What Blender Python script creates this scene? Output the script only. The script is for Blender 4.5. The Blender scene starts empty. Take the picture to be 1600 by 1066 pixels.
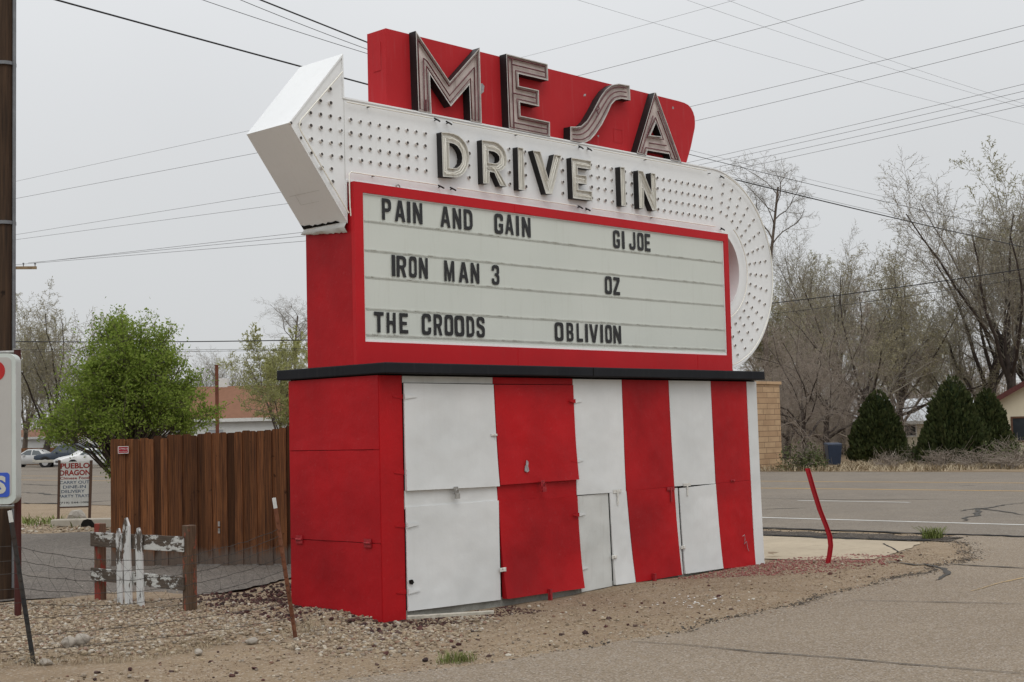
import bpy, math, random
import numpy as np
from mathutils import Vector, Matrix, geometry, noise

scene = bpy.context.scene
COL = scene.collection
R = math.radians

# ---------------------------------------------------------------- camera
CAM = Vector((-9.4586, -10.9892, 1.8237))
YAW, PITCH, ROLL, FPX = .8043, .0642, -.0241, 2234.5953
_f = Vector((math.sin(YAW)*math.cos(PITCH), math.cos(YAW)*math.cos(PITCH), math.sin(PITCH)))
_r0 = Vector((math.cos(YAW), -math.sin(YAW), 0)); _u0 = _r0.cross(_f)
_r = _r0*math.cos(ROLL) + _u0*math.sin(ROLL)
_u = _u0*math.cos(ROLL) - _r0*math.sin(ROLL)
cam_data = bpy.data.cameras.new('camera')
cam_data.sensor_width = 36
cam_data.lens = 36*FPX/1600
cam_data.clip_start = .1
cam_data.clip_end = 6000
cam = bpy.data.objects.new('camera', cam_data)
COL.objects.link(cam)
cam.matrix_world = Matrix(((_r.x, _u.x, -_f.x, CAM.x), (_r.y, _u.y, -_f.y, CAM.y),
                           (_r.z, _u.z, -_f.z, CAM.z), (0, 0, 0, 1)))
scene.camera = cam

# ---------------------------------------------------------------- world, sun, exposure
SUN_EL, SUN_AZ = R(52), R(215)           # azimuth measured from +Y towards +X: behind the viewer
world = bpy.data.worlds.new('World')
scene.world = world
world.use_nodes = True
wt = world.node_tree
for n in list(wt.nodes): wt.nodes.remove(n)
wo = wt.nodes.new('ShaderNodeOutputWorld'); bg = wt.nodes.new('ShaderNodeBackground')
sky = wt.nodes.new('ShaderNodeTexSky'); sky.sky_type = 'NISHITA'; sky.sun_disc = False
sky.sun_elevation = SUN_EL; sky.sun_rotation = SUN_AZ
sky.dust_density = 4; sky.air_density = 1
tc = wt.nodes.new('ShaderNodeTexCoord'); sep = wt.nodes.new('ShaderNodeSeparateXYZ')
ramp = wt.nodes.new('ShaderNodeValToRGB')
wt.links.new(tc.outputs['Generated'], sep.inputs[0]); wt.links.new(sep.outputs['Z'], ramp.inputs[0])
e = ramp.color_ramp.elements               # overcast: the zenith is brighter than the horizon
e[0].position = 0; e[0].color = (.62, .635, .645, 1)
e[1].position = 1; e[1].color = (1.62, 1.66, 1.70, 1)
m1 = e.new(.18); m1.color = (.69, .70, .71, 1)
m2 = e.new(.35); m2.color = (.80, .815, .83, 1)
cn = wt.nodes.new('ShaderNodeTexNoise'); cn.inputs['Scale'].default_value = 1.6; cn.inputs['Detail'].default_value = 5
wt.links.new(tc.outputs['Generated'], cn.inputs['Vector'])
cm = wt.nodes.new('ShaderNodeMapRange'); cm.inputs['From Min'].default_value = .3; cm.inputs['From Max'].default_value = .7
cm.inputs['To Min'].default_value = 9.8; cm.inputs['To Max'].default_value = 10.8
wt.links.new(cn.outputs['Fac'], cm.inputs['Value'])
sc_ = wt.nodes.new('ShaderNodeVectorMath'); sc_.operation = 'SCALE'
wt.links.new(ramp.outputs['Color'], sc_.inputs[0]); wt.links.new(cm.outputs['Result'], sc_.inputs['Scale'])
mx = wt.nodes.new('ShaderNodeMix'); mx.data_type = 'RGBA'; mx.inputs[0].default_value = .94
wt.links.new(sky.outputs[0], mx.inputs[6]); wt.links.new(sc_.outputs[0], mx.inputs[7])
wt.links.new(mx.outputs[2], bg.inputs['Color']); bg.inputs['Strength'].default_value = .10
wt.links.new(bg.outputs[0], wo.inputs[0])

sun_data = bpy.data.lights.new('sun', 'SUN')
sun_data.energy = .55; sun_data.angle = R(25); sun_data.color = (1, .96, .9)
sun = bpy.data.objects.new('sun', sun_data); COL.objects.link(sun)
sdir = Vector((math.sin(SUN_AZ)*math.cos(SUN_EL), math.cos(SUN_AZ)*math.cos(SUN_EL), math.sin(SUN_EL)))
sun.rotation_euler = (-sdir).to_track_quat('-Z', 'Y').to_euler()
sun.location = (0, 0, 30)
vs = scene.view_settings
vs.view_transform = 'Standard'; vs.look = 'None'; vs.gamma = 1; vs.exposure = 0; vs.use_curve_mapping = False

# ---------------------------------------------------------------- helpers
def ray(px, py): return _f + _r*((px-800)/FPX) - _u*((py-533)/FPX)
def at(px, py, d): return CAM + ray(px, py)*d                      # a point seen at a pixel, d metres deep
def gp(px, py, z=0.):                                               # where that line of sight meets the ground
    v = ray(px, py); return CAM + v*((z-CAM.z)/v.z)
def shift(pts, y0, y1):                                             # (x, z) of a plane y0 carried along sight lines to y1
    k = (y1-CAM.y)/(y0-CAM.y)
    return [(CAM.x+(x-CAM.x)*k, CAM.z+(z-CAM.z)*k) for x, z in pts]

def smooth01(t): t = max(0., min(1., t)); return t*t*(3-2*t)
def poly_dist(x, y, P):                                             # distance to an open polyline (positive above it)
    best = 1e9; sg = 1
    for (x0, y0), (x1, y1) in zip(P[:-1], P[1:]):
        dx, dy = x1-x0, y1-y0; t = max(0, min(1, ((x-x0)*dx+(y-y0)*dy)/(dx*dx+dy*dy)))
        ex, ey = x-x0-dx*t, y-y0-dy*t; d = math.hypot(ex, ey)
        if d < best: best = d; sg = 1 if dx*ey-dy*ex > 0 else -1
    return best*sg
BERM = [(-7, .9), (-4.4, .55), (-3.6, .2), (-3.0, -.28), (-2.1, -.14), (-1.2, -.12), (-.5, .1), (0, .35), (1, .6)]
def gh(x, y):                                                       # height of the ground
    if not (-8 < x < 13 and -7 < y < 8): return 0.
    k = smooth01((x+8)/1.5)*smooth01((13-x)/2)*smooth01((y+7)/2)*smooth01((8-y)/3)
    h = .018*noise.noise((x*.9, y*.9, 3.)) + .009*noise.noise((x*3.1, y*3.1, 7.))
    if -7 < x < .9 and -1 < y < 6:
        d = poly_dist(x, y, BERM) + .06*noise.noise((x*4, y*4, 1))
        h += .055*smooth01(d/.22)*smooth01((.7-x)/1.2)*smooth01((5.2-y)/1.5)
    if -1.2 < x < 4 and -1.4 < y < .1: h -= .045*smooth01((x+1.0)/1.4)*smooth01((4-x)/1.6)*smooth01((y+1.4)/.9)
    h *= smooth01((y+2.75)/.9)
    h *= .25+.75*smooth01((10.2-x)/2.5)
    return h*k

class MB:
    def __init__(s): s.v = []; s.f = []; s.sm = []
    def add(s, vs, fs, smooth=False):
        o = len(s.v); s.v += [tuple(p) for p in vs]; s.f += [tuple(i+o for i in q) for q in fs]; s.sm += [smooth]*len(fs); return s
    def box(s, x0, x1, y0, y1, z0, z1):
        return s.add([(x0,y0,z0),(x1,y0,z0),(x1,y1,z0),(x0,y1,z0),(x0,y0,z1),(x1,y0,z1),(x1,y1,z1),(x0,y1,z1)],
                     [(0,3,2,1),(4,5,6,7),(0,1,5,4),(1,2,6,5),(2,3,7,6),(3,0,4,7)])
    def obox(s, c, ax, ay, az):                                     # box by centre and half-axis vectors
        c = Vector(c); ax, ay, az = Vector(ax), Vector(ay), Vector(az)
        P = [c+i*ax+j*ay+k*az for k in (-1, 1) for i, j in ((-1,-1),(1,-1),(1,1),(-1,1))]
        return s.add(P, [(0,3,2,1),(4,5,6,7),(0,1,5,4),(1,2,6,5),(2,3,7,6),(3,0,4,7)])
    def beam(s, a, b, w, t, up=(0, 0, 1)):                          # bar from a to b, w wide, t thick
        a, b = Vector(a), Vector(b); d = (b-a); L = d.length; d.normalize()
        side = d.cross(Vector(up))
        if side.length < 1e-4: side = d.cross(Vector((1, 0, 0)))
        side.normalize(); n = side.cross(d)
        return s.obox((a+b)/2, d*L/2, side*w/2, n*t/2)
    def tube(s, pts, rad, n=6, cap=True, smooth=True):
        pts = [Vector(p) for p in pts]; N = len(pts)
        if not isinstance(rad, (list, tuple)): rad = [rad]*N
        prev = None; rings = []
        for i, p in enumerate(pts):
            d = (pts[min(i+1, N-1)]-pts[max(i-1, 0)])
            if d.length < 1e-9: d = Vector((0, 0, 1))
            d.normalize()
            if prev is None:
                a = d.cross(Vector((0, 0, 1)))
                if a.length < 1e-3: a = d.cross(Vector((1, 0, 0)))
            else: a = prev-d*prev.dot(d)
            a.normalize(); prev = a; b = d.cross(a)
            rings.append([p+(a*math.cos(2*math.pi*k/n)+b*math.sin(2*math.pi*k/n))*rad[i] for k in range(n)])
        V = [q for r_ in rings for q in r_]
        F = [(i*n+k, i*n+(k+1) % n, (i+1)*n+(k+1) % n, (i+1)*n+k) for i in range(N-1) for k in range(n)]
        s.add(V, F, smooth)
        if cap: s.add(rings[0], [tuple(range(n))[::-1]]); s.add(rings[-1], [tuple(range(n))])
        return s
    def prism(s, loops, y0, y1, front=True, back=True, sides=True):  # polygon in x,z (first loop outer, others holes) between y0 and y1
        L3 = [[Vector((x, z, 0)) for x, z in lp] for lp in loops]
        tris = geometry.tessellate_polygon(L3)
        flat = [p for lp in loops for p in lp]
        if front: s.add([(x, y0, z) for x, z in flat], [tuple(t) for t in tris])
        if back: s.add([(x, y1, z) for x, z in flat], [tuple(t) for t in tris])
        if sides:
            for lp in loops:
                n = len(lp)
                s.add([(x, y0, z) for x, z in lp]+[(x, y1, z) for x, z in lp], [(i, (i+1) % n, n+(i+1) % n, n+i) for i in range(n)])
        return s
    def xform(s, M): s.v = [tuple(M @ Vector(p)) for p in s.v]; return s
    def build(s, name, mat, parent=None, origin=None, local=False, bevel=0, smooth=None):
        me = bpy.data.meshes.new(name)
        V = s.v
        if origin is not None: V = [(p[0]-origin[0], p[1]-origin[1], p[2]-origin[2]) for p in V]
        me.from_pydata(V, [], s.f)
        me.polygons.foreach_set('use_smooth', s.sm if smooth is None else [smooth]*len(s.f))
        me.materials.append(mat); me.validate(); me.update()
        o = bpy.data.objects.new(name, me); COL.objects.link(o)
        if origin is not None: o.location = origin
        if parent is not None:
            o.parent = parent
            if not local and parent.type == 'EMPTY': o.location = -Vector(parent.location)
        if bevel:
            b = o.modifiers.new('bevel', 'BEVEL'); b.width = bevel; b.segments = 2; b.limit_method = 'ANGLE'; b.angle_limit = R(40)
        return o

def mesh_np(name, V, F, mat, parent=None, smooth=False, local=False, origin=None):
    V = np.asarray(V, dtype=np.float32); F = np.asarray(F, dtype=np.int32)
    if origin is not None: V = V-np.array(origin, dtype=np.float32)
    me = bpy.data.meshes.new(name); k = F.shape[1]
    me.vertices.add(len(V)); me.vertices.foreach_set('co', V.ravel())
    me.loops.add(F.size); me.loops.foreach_set('vertex_index', F.ravel())
    me.polygons.add(len(F)); me.polygons.foreach_set('loop_start', np.arange(0, F.size, k, dtype=np.int32))
    me.polygons.foreach_set('use_smooth', np.full(len(F), smooth))
    me.materials.append(mat); me.update(calc_edges=True)
    o = bpy.data.objects.new(name, me); COL.objects.link(o)
    if origin is not None: o.location = origin
    if parent is not None:
        o.parent = parent
        if not local and parent.type == 'EMPTY': o.location = -Vector(parent.location)
    return o

def tag(o, label=None, cat=None, group=None, kind=None):
    if label: o['label'] = label
    if cat: o['category'] = cat
    if group: o['group'] = group
    if kind: o['kind'] = kind
    return o
def thing(name, loc, label, cat, group=None, rz=0):
    o = bpy.data.objects.new(name, None); o.empty_display_size = .3
    COL.objects.link(o); o.location = loc; o.rotation_euler = (0, 0, rz)
    return tag(o, label, cat, group)
def copy_tree(o, parent=None):
    c = o.copy(); COL.objects.link(c)
    if parent is not None: c.parent = parent
    for ch in list(o.children): copy_tree(ch, c)
    return c

# ---------------------------------------------------------------- materials
def new_mat(name, rough=.6, spec=.3):
    m = bpy.data.materials.new(name); m.use_nodes = True
    nt = m.node_tree; b = nt.nodes['Principled BSDF']
    b.inputs['Roughness'].default_value = rough; b.inputs['Specular IOR Level'].default_value = spec
    return m, nt, b
def N(nt, t, **kw):
    n = nt.nodes.new(t)
    for k, v in kw.items(): setattr(n, k, v)
    return n
def coords(nt, scale=(1, 1, 1), src='Object'):
    t = N(nt, 'ShaderNodeTexCoord'); mp = N(nt, 'ShaderNodeMapping'); mp.inputs['Scale'].default_value = scale
    nt.links.new(t.outputs[src], mp.inputs['Vector']); return mp.outputs['Vector']
def noise_tex(nt, vec, scale, detail=5, rough=.55):
    n = N(nt, 'ShaderNodeTexNoise'); n.inputs['Scale'].default_value = scale
    n.inputs['Detail'].default_value = detail; n.inputs['Roughness'].default_value = rough
    nt.links.new(vec, n.inputs['Vector']); return n.outputs['Fac']
def ramp2(nt, fac, p0, p1, c0=(0, 0, 0, 1), c1=(1, 1, 1, 1)):
    r_ = N(nt, 'ShaderNodeValToRGB'); e_ = r_.color_ramp.elements
    e_[0].position = p0; e_[1].position = p1; e_[0].color = c0; e_[1].color = c1
    nt.links.new(fac, r_.inputs[0]); return r_.outputs['Color']
def mix(nt, fac, a, b):
    m = N(nt, 'ShaderNodeMix', data_type='RGBA')
    for sock, v in ((0, fac), (6, a), (7, b)):
        if hasattr(v, 'is_output') or isinstance(v, bpy.types.NodeSocket): nt.links.new(v, m.inputs[sock])
        elif sock == 0: m.inputs[0].default_value = v
        else: m.inputs[sock].default_value = (*v, 1) if len(v) == 3 else v
    return m.outputs[2]
def bump(nt, b, h, strength=.2, dist=.01):
    n = N(nt, 'ShaderNodeBump'); n.inputs['Strength'].default_value = strength; n.inputs['Distance'].default_value = dist
    nt.links.new(h, n.inputs['Height']); nt.links.new(n.outputs[0], b.inputs['Normal'])
def k(c, f): return tuple(min(1, x*f) for x in c)

def paint(name, col, col2=None, rough=.5, spec=.35, scale=1.2, dirt=(.2, .16, .12), dirt_amt=.25, streak=True, chips=None, bstr=.12, chip_pos=.72):
    m, nt, b = new_mat(name, rough, spec)
    v = coords(nt); col2 = col2 or k(col, .82)
    c = mix(nt, ramp2(nt, noise_tex(nt, v, scale, 6), .35, .68), col, col2)
    if streak:
        vs_ = coords(nt, (9, 9, .7))
        c = mix(nt, ramp2(nt, noise_tex(nt, vs_, 2.2, 5), .56, .86, (0, 0, 0, 1), (dirt_amt,)*3+(1,)), c, dirt)
    c = mix(nt, ramp2(nt, noise_tex(nt, v, 22, 6, .7), .60, .82, (0, 0, 0, 1), (dirt_amt*.8,)*3+(1,)), c, dirt)
    if chips:
        c = mix(nt, ramp2(nt, noise_tex(nt, v, 14, 8, .75), chip_pos, chip_pos+.01), c, chips)
    nt.links.new(c, b.inputs['Base Color'])
    rr = N(nt, 'ShaderNodeMapRange'); rr.inputs['To Min'].default_value = rough-.12; rr.inputs['To Max'].default_value = rough+.2
    nt.links.new(noise_tex(nt, v, 5, 5), rr.inputs['Value']); nt.links.new(rr.outputs[0], b.inputs['Roughness'])
    bump(nt, b, noise_tex(nt, v, 9, 7, .6), bstr, .02)
    return m
def plain(name, col, rough=.6, spec=.3, var=.2, scale=8, metallic=0, bstr=.1, bscale=40):
    m, nt, b = new_mat(name, rough, spec); v = coords(nt)
    c = mix(nt, ramp2(nt, noise_tex(nt, v, scale, 6), .3, .7), k(col, 1-var), k(col, 1+var))
    nt.links.new(c, b.inputs['Base Color']); b.inputs['Metallic'].default_value = metallic
    if bstr: bump(nt, b, noise_tex(nt, v, bscale, 5), bstr, .01)
    return m
def island(name, cols, rough=.8, var_scale=30, spec=.2, bstr=.2, extra=None):
    m, nt, b = new_mat(name, rough, spec)
    g = N(nt, 'ShaderNodeNewGeometry'); r_ = N(nt, 'ShaderNodeValToRGB'); r_.color_ramp.interpolation = 'LINEAR'
    e_ = r_.color_ramp.elements
    while len(e_) < len(cols): e_.new(.5)
    for i, c in enumerate(cols): e_[i].position = i/(len(cols)-1); e_[i].color = (*c, 1)
    nt.links.new(g.outputs['Random Per Island'], r_.inputs[0]); v = coords(nt)
    c = mix(nt, ramp2(nt, noise_tex(nt, v, var_scale, 5), .35, .75, (0, 0, 0, 1), (.35, .35, .35, 1)), r_.outputs[0], k(cols[0], .5))
    nt.links.new(c, b.inputs['Base Color'])
    if bstr: bump(nt, b, noise_tex(nt, v, 60, 4), bstr, .008)
    return m
def peeled(name, pcol, wood, thr=.5, grain=(26, 26, 2.2)):
    m, nt, b = new_mat(name, .75, .2); v = coords(nt, grain)
    w = mix(nt, ramp2(nt, noise_tex(nt, v, 2.5, 6), .3, .75), wood, k(wood, .45))
    n1 = noise_tex(nt, coords(nt, (1, 1, .35) if grain[2] < grain[0] else (.35, .35, 1)), 7, 9, .72)
    f = ramp2(nt, n1, thr-.012, thr+.012)
    nt.links.new(mix(nt, f, w, mix(nt, ramp2(nt, noise_tex(nt, v, 3), .4, .8), pcol, k(pcol, .75))), b.inputs['Base Color'])
    ad = N(nt, 'ShaderNodeMath', operation='ADD'); nt.links.new(f, ad.inputs[0]); nt.links.new(noise_tex(nt, v, 4, 6), ad.inputs[1])
    bump(nt, b, ad.outputs[0], .5, .006); return m
def wood_mat(name, a, bcol, grain=(30, 30, 1.6), isl=True, rough=.8, grey=None):
    m, nt, b = new_mat(name, rough, .2); v = coords(nt, grain)
    n1 = noise_tex(nt, v, 1.8, 8, .65)
    c = mix(nt, ramp2(nt, n1, .36, .66), a, bcol)
    if isl:
        g = N(nt, 'ShaderNodeNewGeometry'); r_ = N(nt, 'ShaderNodeMapRange')
        r_.inputs['To Min'].default_value = .34; r_.inputs['To Max'].default_value = 1.75
        nt.links.new(g.outputs['Random Per Island'], r_.inputs['Value'])
        s_ = N(nt, 'ShaderNodeVectorMath', operation='SCALE'); nt.links.new(c, s_.inputs[0]); nt.links.new(r_.outputs[0], s_.inputs['Scale']); c = s_.outputs[0]
    c = mix(nt, ramp2(nt, noise_tex(nt, coords(nt, (7, 7, 5)), 1.2, 3, .5), .68, .74), c, k(a, .22))       # knots
    c = mix(nt, ramp2(nt, noise_tex(nt, coords(nt, (5, 5, .6)), 1.1, 5, .6), .52, .72, (0,0,0,1), (.7,.7,.7,1)), c, k(a, .3))
    if grey:                                                                                # sun-bleached foot of the boards
        sp = N(nt, 'ShaderNodeSeparateXYZ'); t = N(nt, 'ShaderNodeTexCoord'); nt.links.new(t.outputs['Object'], sp.inputs[0])
        ad = N(nt, 'ShaderNodeMath', operation='MULTIPLY_ADD'); nt.links.new(noise_tex(nt, coords(nt, (12, 12, 1)), 1.5, 4), ad.inputs[0]); ad.inputs[1].default_value = -.34
        nt.links.new(sp.outputs['Z'], ad.inputs[2])
        f = ramp2(nt, ad.outputs[0], 0, .12, (.8, .8, .8, 1), (0, 0, 0, 1)); c = mix(nt, f, c, grey)
    nt.links.new(c, b.inputs['Base Color']); bump(nt, b, n1, .5, .008); return m
def ground_mat(name, a, bcol, c3=None, big=.35, mid=3, fine=60, fine_amt=.5, bstr=.4, bdist=.02, speck=None, speck_thr=.66, speck_scale=120, rough=.95):
    m, nt, b = new_mat(name, rough, .12); v = coords(nt)
    c = mix(nt, ramp2(nt, noise_tex(nt, v, big, 7, .6), .35, .65), a, bcol)
    if c3: c = mix(nt, ramp2(nt, noise_tex(nt, v, mid, 7, .65), .5, .72), c, c3)
    fn = noise_tex(nt, v, fine, 6, .75)
    c = mix(nt, ramp2(nt, fn, .38, .66, (fine_amt,)*3+(1,), (0, 0, 0, 1)), c, k(a, .48))
    if speck:
        vo = N(nt, 'ShaderNodeTexVoronoi'); vo.inputs['Scale'].default_value = speck_scale; nt.links.new(v, vo.inputs['Vector'])
        bw = N(nt, 'ShaderNodeSeparateColor'); nt.links.new(vo.outputs['Color'], bw.inputs[0])
        c = mix(nt, ramp2(nt, bw.outputs[0], speck_thr, speck_thr+.05, (0,0,0,1), (.75,.75,.75,1)), c, speck)
        c = mix(nt, ramp2(nt, bw.outputs[1], speck_thr+.06, speck_thr+.1, (0,0,0,1), (.7,.7,.7,1)), c, k(a, .4))
    nt.links.new(c, b.inputs['Base Color'])
    bump(nt, b, fn, bstr, bdist); return m

RED = (.46, .012, .019)
M = {}
M['red_front'] = paint('red_front', (.46, .009, .013), (.28, .007, .010), .5, .16, .8, (.50, .12, .12), .34, streak=False, bstr=.25)
M['red_side'] = paint('red_side', (.43, .009, .014), (.28, .007, .011), .5, .16, .9, (.52, .14, .14), .32, streak=False, bstr=.25)
M['red_frame'] = paint('red_frame', (.49, .010, .016), (.43, .010, .015), .45, .18, 1.3, (.30, .05, .05), .2)
M['red_faded'] = paint('red_faded', (.45, .022, .027), (.40, .019, .024), .6, .15, 1.0, (.42, .14, .14), .3, chips=(.42, .40, .40), chip_pos=.735)
M['white_door'] = paint('white_door', (.72, .73, .725), (.58, .595, .59), .42, .3, .7, (.45, .43, .39), .11, chips=(.34, .30, .26), chip_pos=.745)
M['white_dirty'] = paint('white_dirty', (.60, .61, .59), (.50, .51, .49), .55, .3, 2, (.3, .28, .24), .4)
M['white_arrow'] = paint('white_arrow', (.80, .81, .81), (.74, .755, .76), .4, .4, .8, (.5, .47, .43), .2, streak=True)
M['ledge'] = paint('ledge', (.014, .015, .018), (.020, .021, .024), .7, .12, 2.5, (.05, .05, .05), .35)
M['board_face'] = paint('board_face', (.61, .635, .585), (.57, .60, .55), .35, .4, .7, (.40, .40, .34), .25, bstr=.03)
M['rail'] = paint('rail', (.56, .58, .53), (.44, .45, .40), .3, .5, 7, (.24, .22, .16), .55)
M['letter_black'] = plain('letter_black', (.012, .012, .013), .4, .4, .3, 20)
M['black_return'] = paint('black_return', (.010, .010, .011), (.018, .016, .016), .5, .3, 3, (.05, .03, .03), .3)
M['letter_rim'] = paint('letter_rim', (.60, .575, .55), (.46, .43, .41), .45, .4, 9, (.16, .09, .06), .6)
M['letter_back'] = paint('letter_back', (.66, .58, .545), (.46, .385, .355), .6, .25, 5, (.14, .08, .06), .6)
M['drive_rim'] = paint('drive_rim', (.68, .67, .62), (.56, .545, .50), .4, .4, 9, (.24, .16, .10), .5)
M['drive_back'] = paint('drive_back', (.77, .76, .72), (.65, .635, .59), .5, .3, 5, (.28, .20, .13), .5)
M['neon_red'] = plain('neon_red', (.115, .018, .024), .25, .6, .3, 15, bstr=0)
M['neon_white'] = plain('neon_white', (.82, .80, .72), .2, .6, .06, 15, bstr=0)
M['steel'] = plain('steel', (.34, .33, .31), .4, .5, .35, 20, metallic=.5)
M['hinge_white'] = plain('hinge_white', (.62, .61, .57), .5, .4, .25, 30)
M['hinge_red'] = plain('hinge_red', (.30, .014, .02), .5, .4, .3, 30)
M['chip_grey'] = plain('chip_grey', (.33, .31, .32), .6, .3, .3, 40)
M['dark'] = plain('dark', (.012, .011, .010), .9, .1, .3, 10, bstr=0)
M['socket'] = plain('socket', (.66, .63, .60), .4, .4, .15, 40, bstr=0)
M['concrete'] = ground_mat('concrete', (.45, .375, .275), (.39, .325, .24), (.33, .27, .2), .8, 4, 70, .3, .25, .01)
M['footing'] = ground_mat('footing', (.36, .36, .33), (.25, .25, .225), (.18, .17, .15), 2, 6, 60, .5, .4, .02)

# ---------------------------------------------------------------- setting: ground, roads
def nonuni(lo, hi, step, far):
    a = list(np.arange(lo, hi+step/2, step)); s = step; x = hi
    while x < far: s *= 1.35; x += s; a.append(x)
    s = step; x = lo
    while x > -far: s *= 1.35; x -= s; a.insert(0, x)
    return a
M['dirt'] = ground_mat('dirt', (.325, .245, .160), (.265, .196, .128), (.37, .285, .20), .6, 2.5, 45, .45, .5, .03, speck=(.42, .37, .31), speck_thr=.86, speck_scale=60)
nt_ = M['dirt'].node_tree; b_ = nt_.nodes['Principled BSDF']; src_ = b_.inputs['Base Color'].links[0].from_socket
st1 = ramp2(nt_, noise_tex(nt_, coords(nt_, (.45, 5.5, 1)), 1.5, 6, .6), .42, .66, (0, 0, 0, 1), (.55, .55, .55, 1))
nt_.links.new(mix(nt_, st1, src_, (.20, .145, .098)), b_.inputs['Base Color'])
xs = nonuni(-7, 13.5, .11, 2500); ys = nonuni(-5, 8, .11, 2500)
GX, GY = np.meshgrid(xs, ys)
GZ = np.array([gh(x, y) for x, y in zip(GX.ravel(), GY.ravel())])
nx, ny = len(xs), len(ys)
idx = np.arange(nx*ny).reshape(ny, nx)
GF = np.stack([idx[:-1, :-1].ravel(), idx[:-1, 1:].ravel(), idx[1:, 1:].ravel(), idx[1:, :-1].ravel()], 1)
tag(mesh_np('ground', np.stack([GX.ravel(), GY.ravel(), GZ], 1), GF, M['dirt'], smooth=True), kind='structure')

def rough_edge(P, step=.12, amp=.05, seed=1):
    out = []
    for (x0, y0), (x1, y1) in zip(P[:-1], P[1:]):
        L = math.hypot(x1-x0, y1-y0); n = max(1, int(L/step))
        nxv, nyv = -(y1-y0)/L, (x1-x0)/L
        for i in range(n):
            t = i/n; x, y = x0+(x1-x0)*t, y0+(y1-y0)*t
            a = amp*(noise.noise((x*1.1, y*1.1, seed))*1.6+noise.noise((x*5, y*5, seed+3))*.8)
            out.append((x+nxv*a, y+nyv*a))
    out.append(P[-1]); return out
def sheet_xy(name, P, mat, z, follow=False):
    vs_ = [Vector((x, y, 0)) for x, y in P]
    tr = geometry.tessellate_polygon([vs_])
    mb = MB()
    fs = []
    for t in tr:
        a, b, c = [vs_[i] for i in t]
        fs.append(tuple(t) if (b-a).cross(c-a).z > 0 else tuple(t)[::-1])
    mb.add([(x, y, z) for x, y in P], fs)
    return tag(mb.build(name, mat), kind='structure')
M['asphalt'] = ground_mat('asphalt', (.285, .228, .166), (.255, .202, .148), (.31, .25, .185), .45, 1.4, 90, .5, .5, .012, speck=(.36, .32, .28), speck_thr=.78, speck_scale=75)
M['road'] = ground_mat('road', (.218, .184, .146), (.188, .160, .130), (.25, .212, .168), .3, 1.1, 70, .4, .3, .01, speck=(.24, .22, .2), speck_thr=.82, speck_scale=50)
M['lot'] = ground_mat('lot', (.145, .128, .112), (.175, .152, .130), (.22, .19, .158), .5, 1.8, 60, .5, .5, .02, speck=(.26, .23, .2), speck_thr=.80, speck_scale=50)
edge = rough_edge([(-40, -2.3), (-6, -2.2), (-2.69, -2.42), (-1.7, -2.72), (-.39, -2.92), (.81, -3), (2.58, -2.83), (5.07, -2.5), (7.13, -2.3), (8.91, -1.85), (10.4, -1.15), (11.3, -.35), (12.3, .2), (13.0, .25)], .09, .09)
side = edge+[(13.0, -60), (-40, -60)]
# near-field asphalt follows the ground sheet, so its sheet lies just above the highest bump under it
sheet_xy('side_street', side, M['asphalt'], .005)
redge = rough_edge([(12.45, -300), (12.45, -12), (12.45, -1), (12.3, .5), (12.2, 3.8), (12.4, 9), (12.4, 16)], .12, .10, 9)+[(12.4, 30), (9.6, 40), (9.6, 600), (39.5, 600)]
redge += rough_edge([(39.5, 60), (39.4, 20), (39.5, 8)], .5, .15, 5)+[(39.6, -300)]
sheet_xy('road', redge, M['road'], .012)
# broken shoulder lip between road and dirt
M['tar'] = ground_mat('tar', (.028, .027, .027), (.04, .038, .036), None, 2, 4, 60, .4, .4, .02)
M['crumb'] = ground_mat('crumb', (.10, .083, .068), (.14, .116, .094), (.06, .053, .046), 3, 7, 50, .7, .8, .05, speck=(.22, .19, .16), speck_thr=.74, speck_scale=60)
def band(name, P, w, mat, z, amp=.03, seed=2, step=.1, taper=False):
    n = len(P); C_ = rough_edge(P, step, amp, seed); L, Rr = [], []
    for i, (x, y) in enumerate(C_):
        x0, y0 = C_[max(i-1, 0)]; x1, y1 = C_[min(i+1, len(C_)-1)]
        d = math.hypot(x1-x0, y1-y0) or 1; nx_, ny_ = -(y1-y0)/d, (x1-x0)/d
        ww = w*(.55+.9*abs(noise.noise((x*3.3, y*3.3, seed+8))))/2
        if taper: ww *= math.sin(math.pi*min(.97, max(.03, i/(len(C_)-1))))**.5
        L.append((x+nx_*ww, y+ny_*ww)); Rr.append((x-nx_*ww, y-ny_*ww))
    mb = MB(); k_ = len(C_)
    mb.add([(x, y, z) for x, y in L]+[(x, y, z) for x, y in Rr], [(i, k_+i, k_+i+1, i+1) for i in range(k_-1)])
    return tag(mb.build(name, mat), kind='structure')
band('road_shoulder', [(11.4, -.4), (11.35, .8), (11.3, 3), (11.3, 9), (11.3, 15)], 1.1, M['crumb'], .0125, .1, 4)
band('road_shoulder', [(12.35, -6), (12.4, -1.2), (12.3, .5), (12.25, 3.8), (12.3, 9), (12.35, 15)], .22, M['tar'], .0165, .1, 6)
band('road_shoulder', [(11.0, -.1), (10.9, .6), (10.85, 1.6), (10.85, 4), (10.8, 9), (10.8, 14)], .3, M['tar'], .0165, .12, 11)
sheet_xy('sidewalk', rough_edge([(7.1, 12), (7.15, .9), (7.35, -.25), (7.9, -.95), (8.9, -.72), (10.72, -.12)], .1, .06, 3)+[(10.72, 2), (10.6, 12)], M['concrete'], .009)
band('pavement_joint', [(8.95, -.75), (10.2, .2)], .035, M['tar'], .0135, .02, 3, .1)
band('pavement_joint', [(7.3, 3.4), (10.6, 3.5)], .03, M['tar'], .0135, .01, 5, .2)
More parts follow.
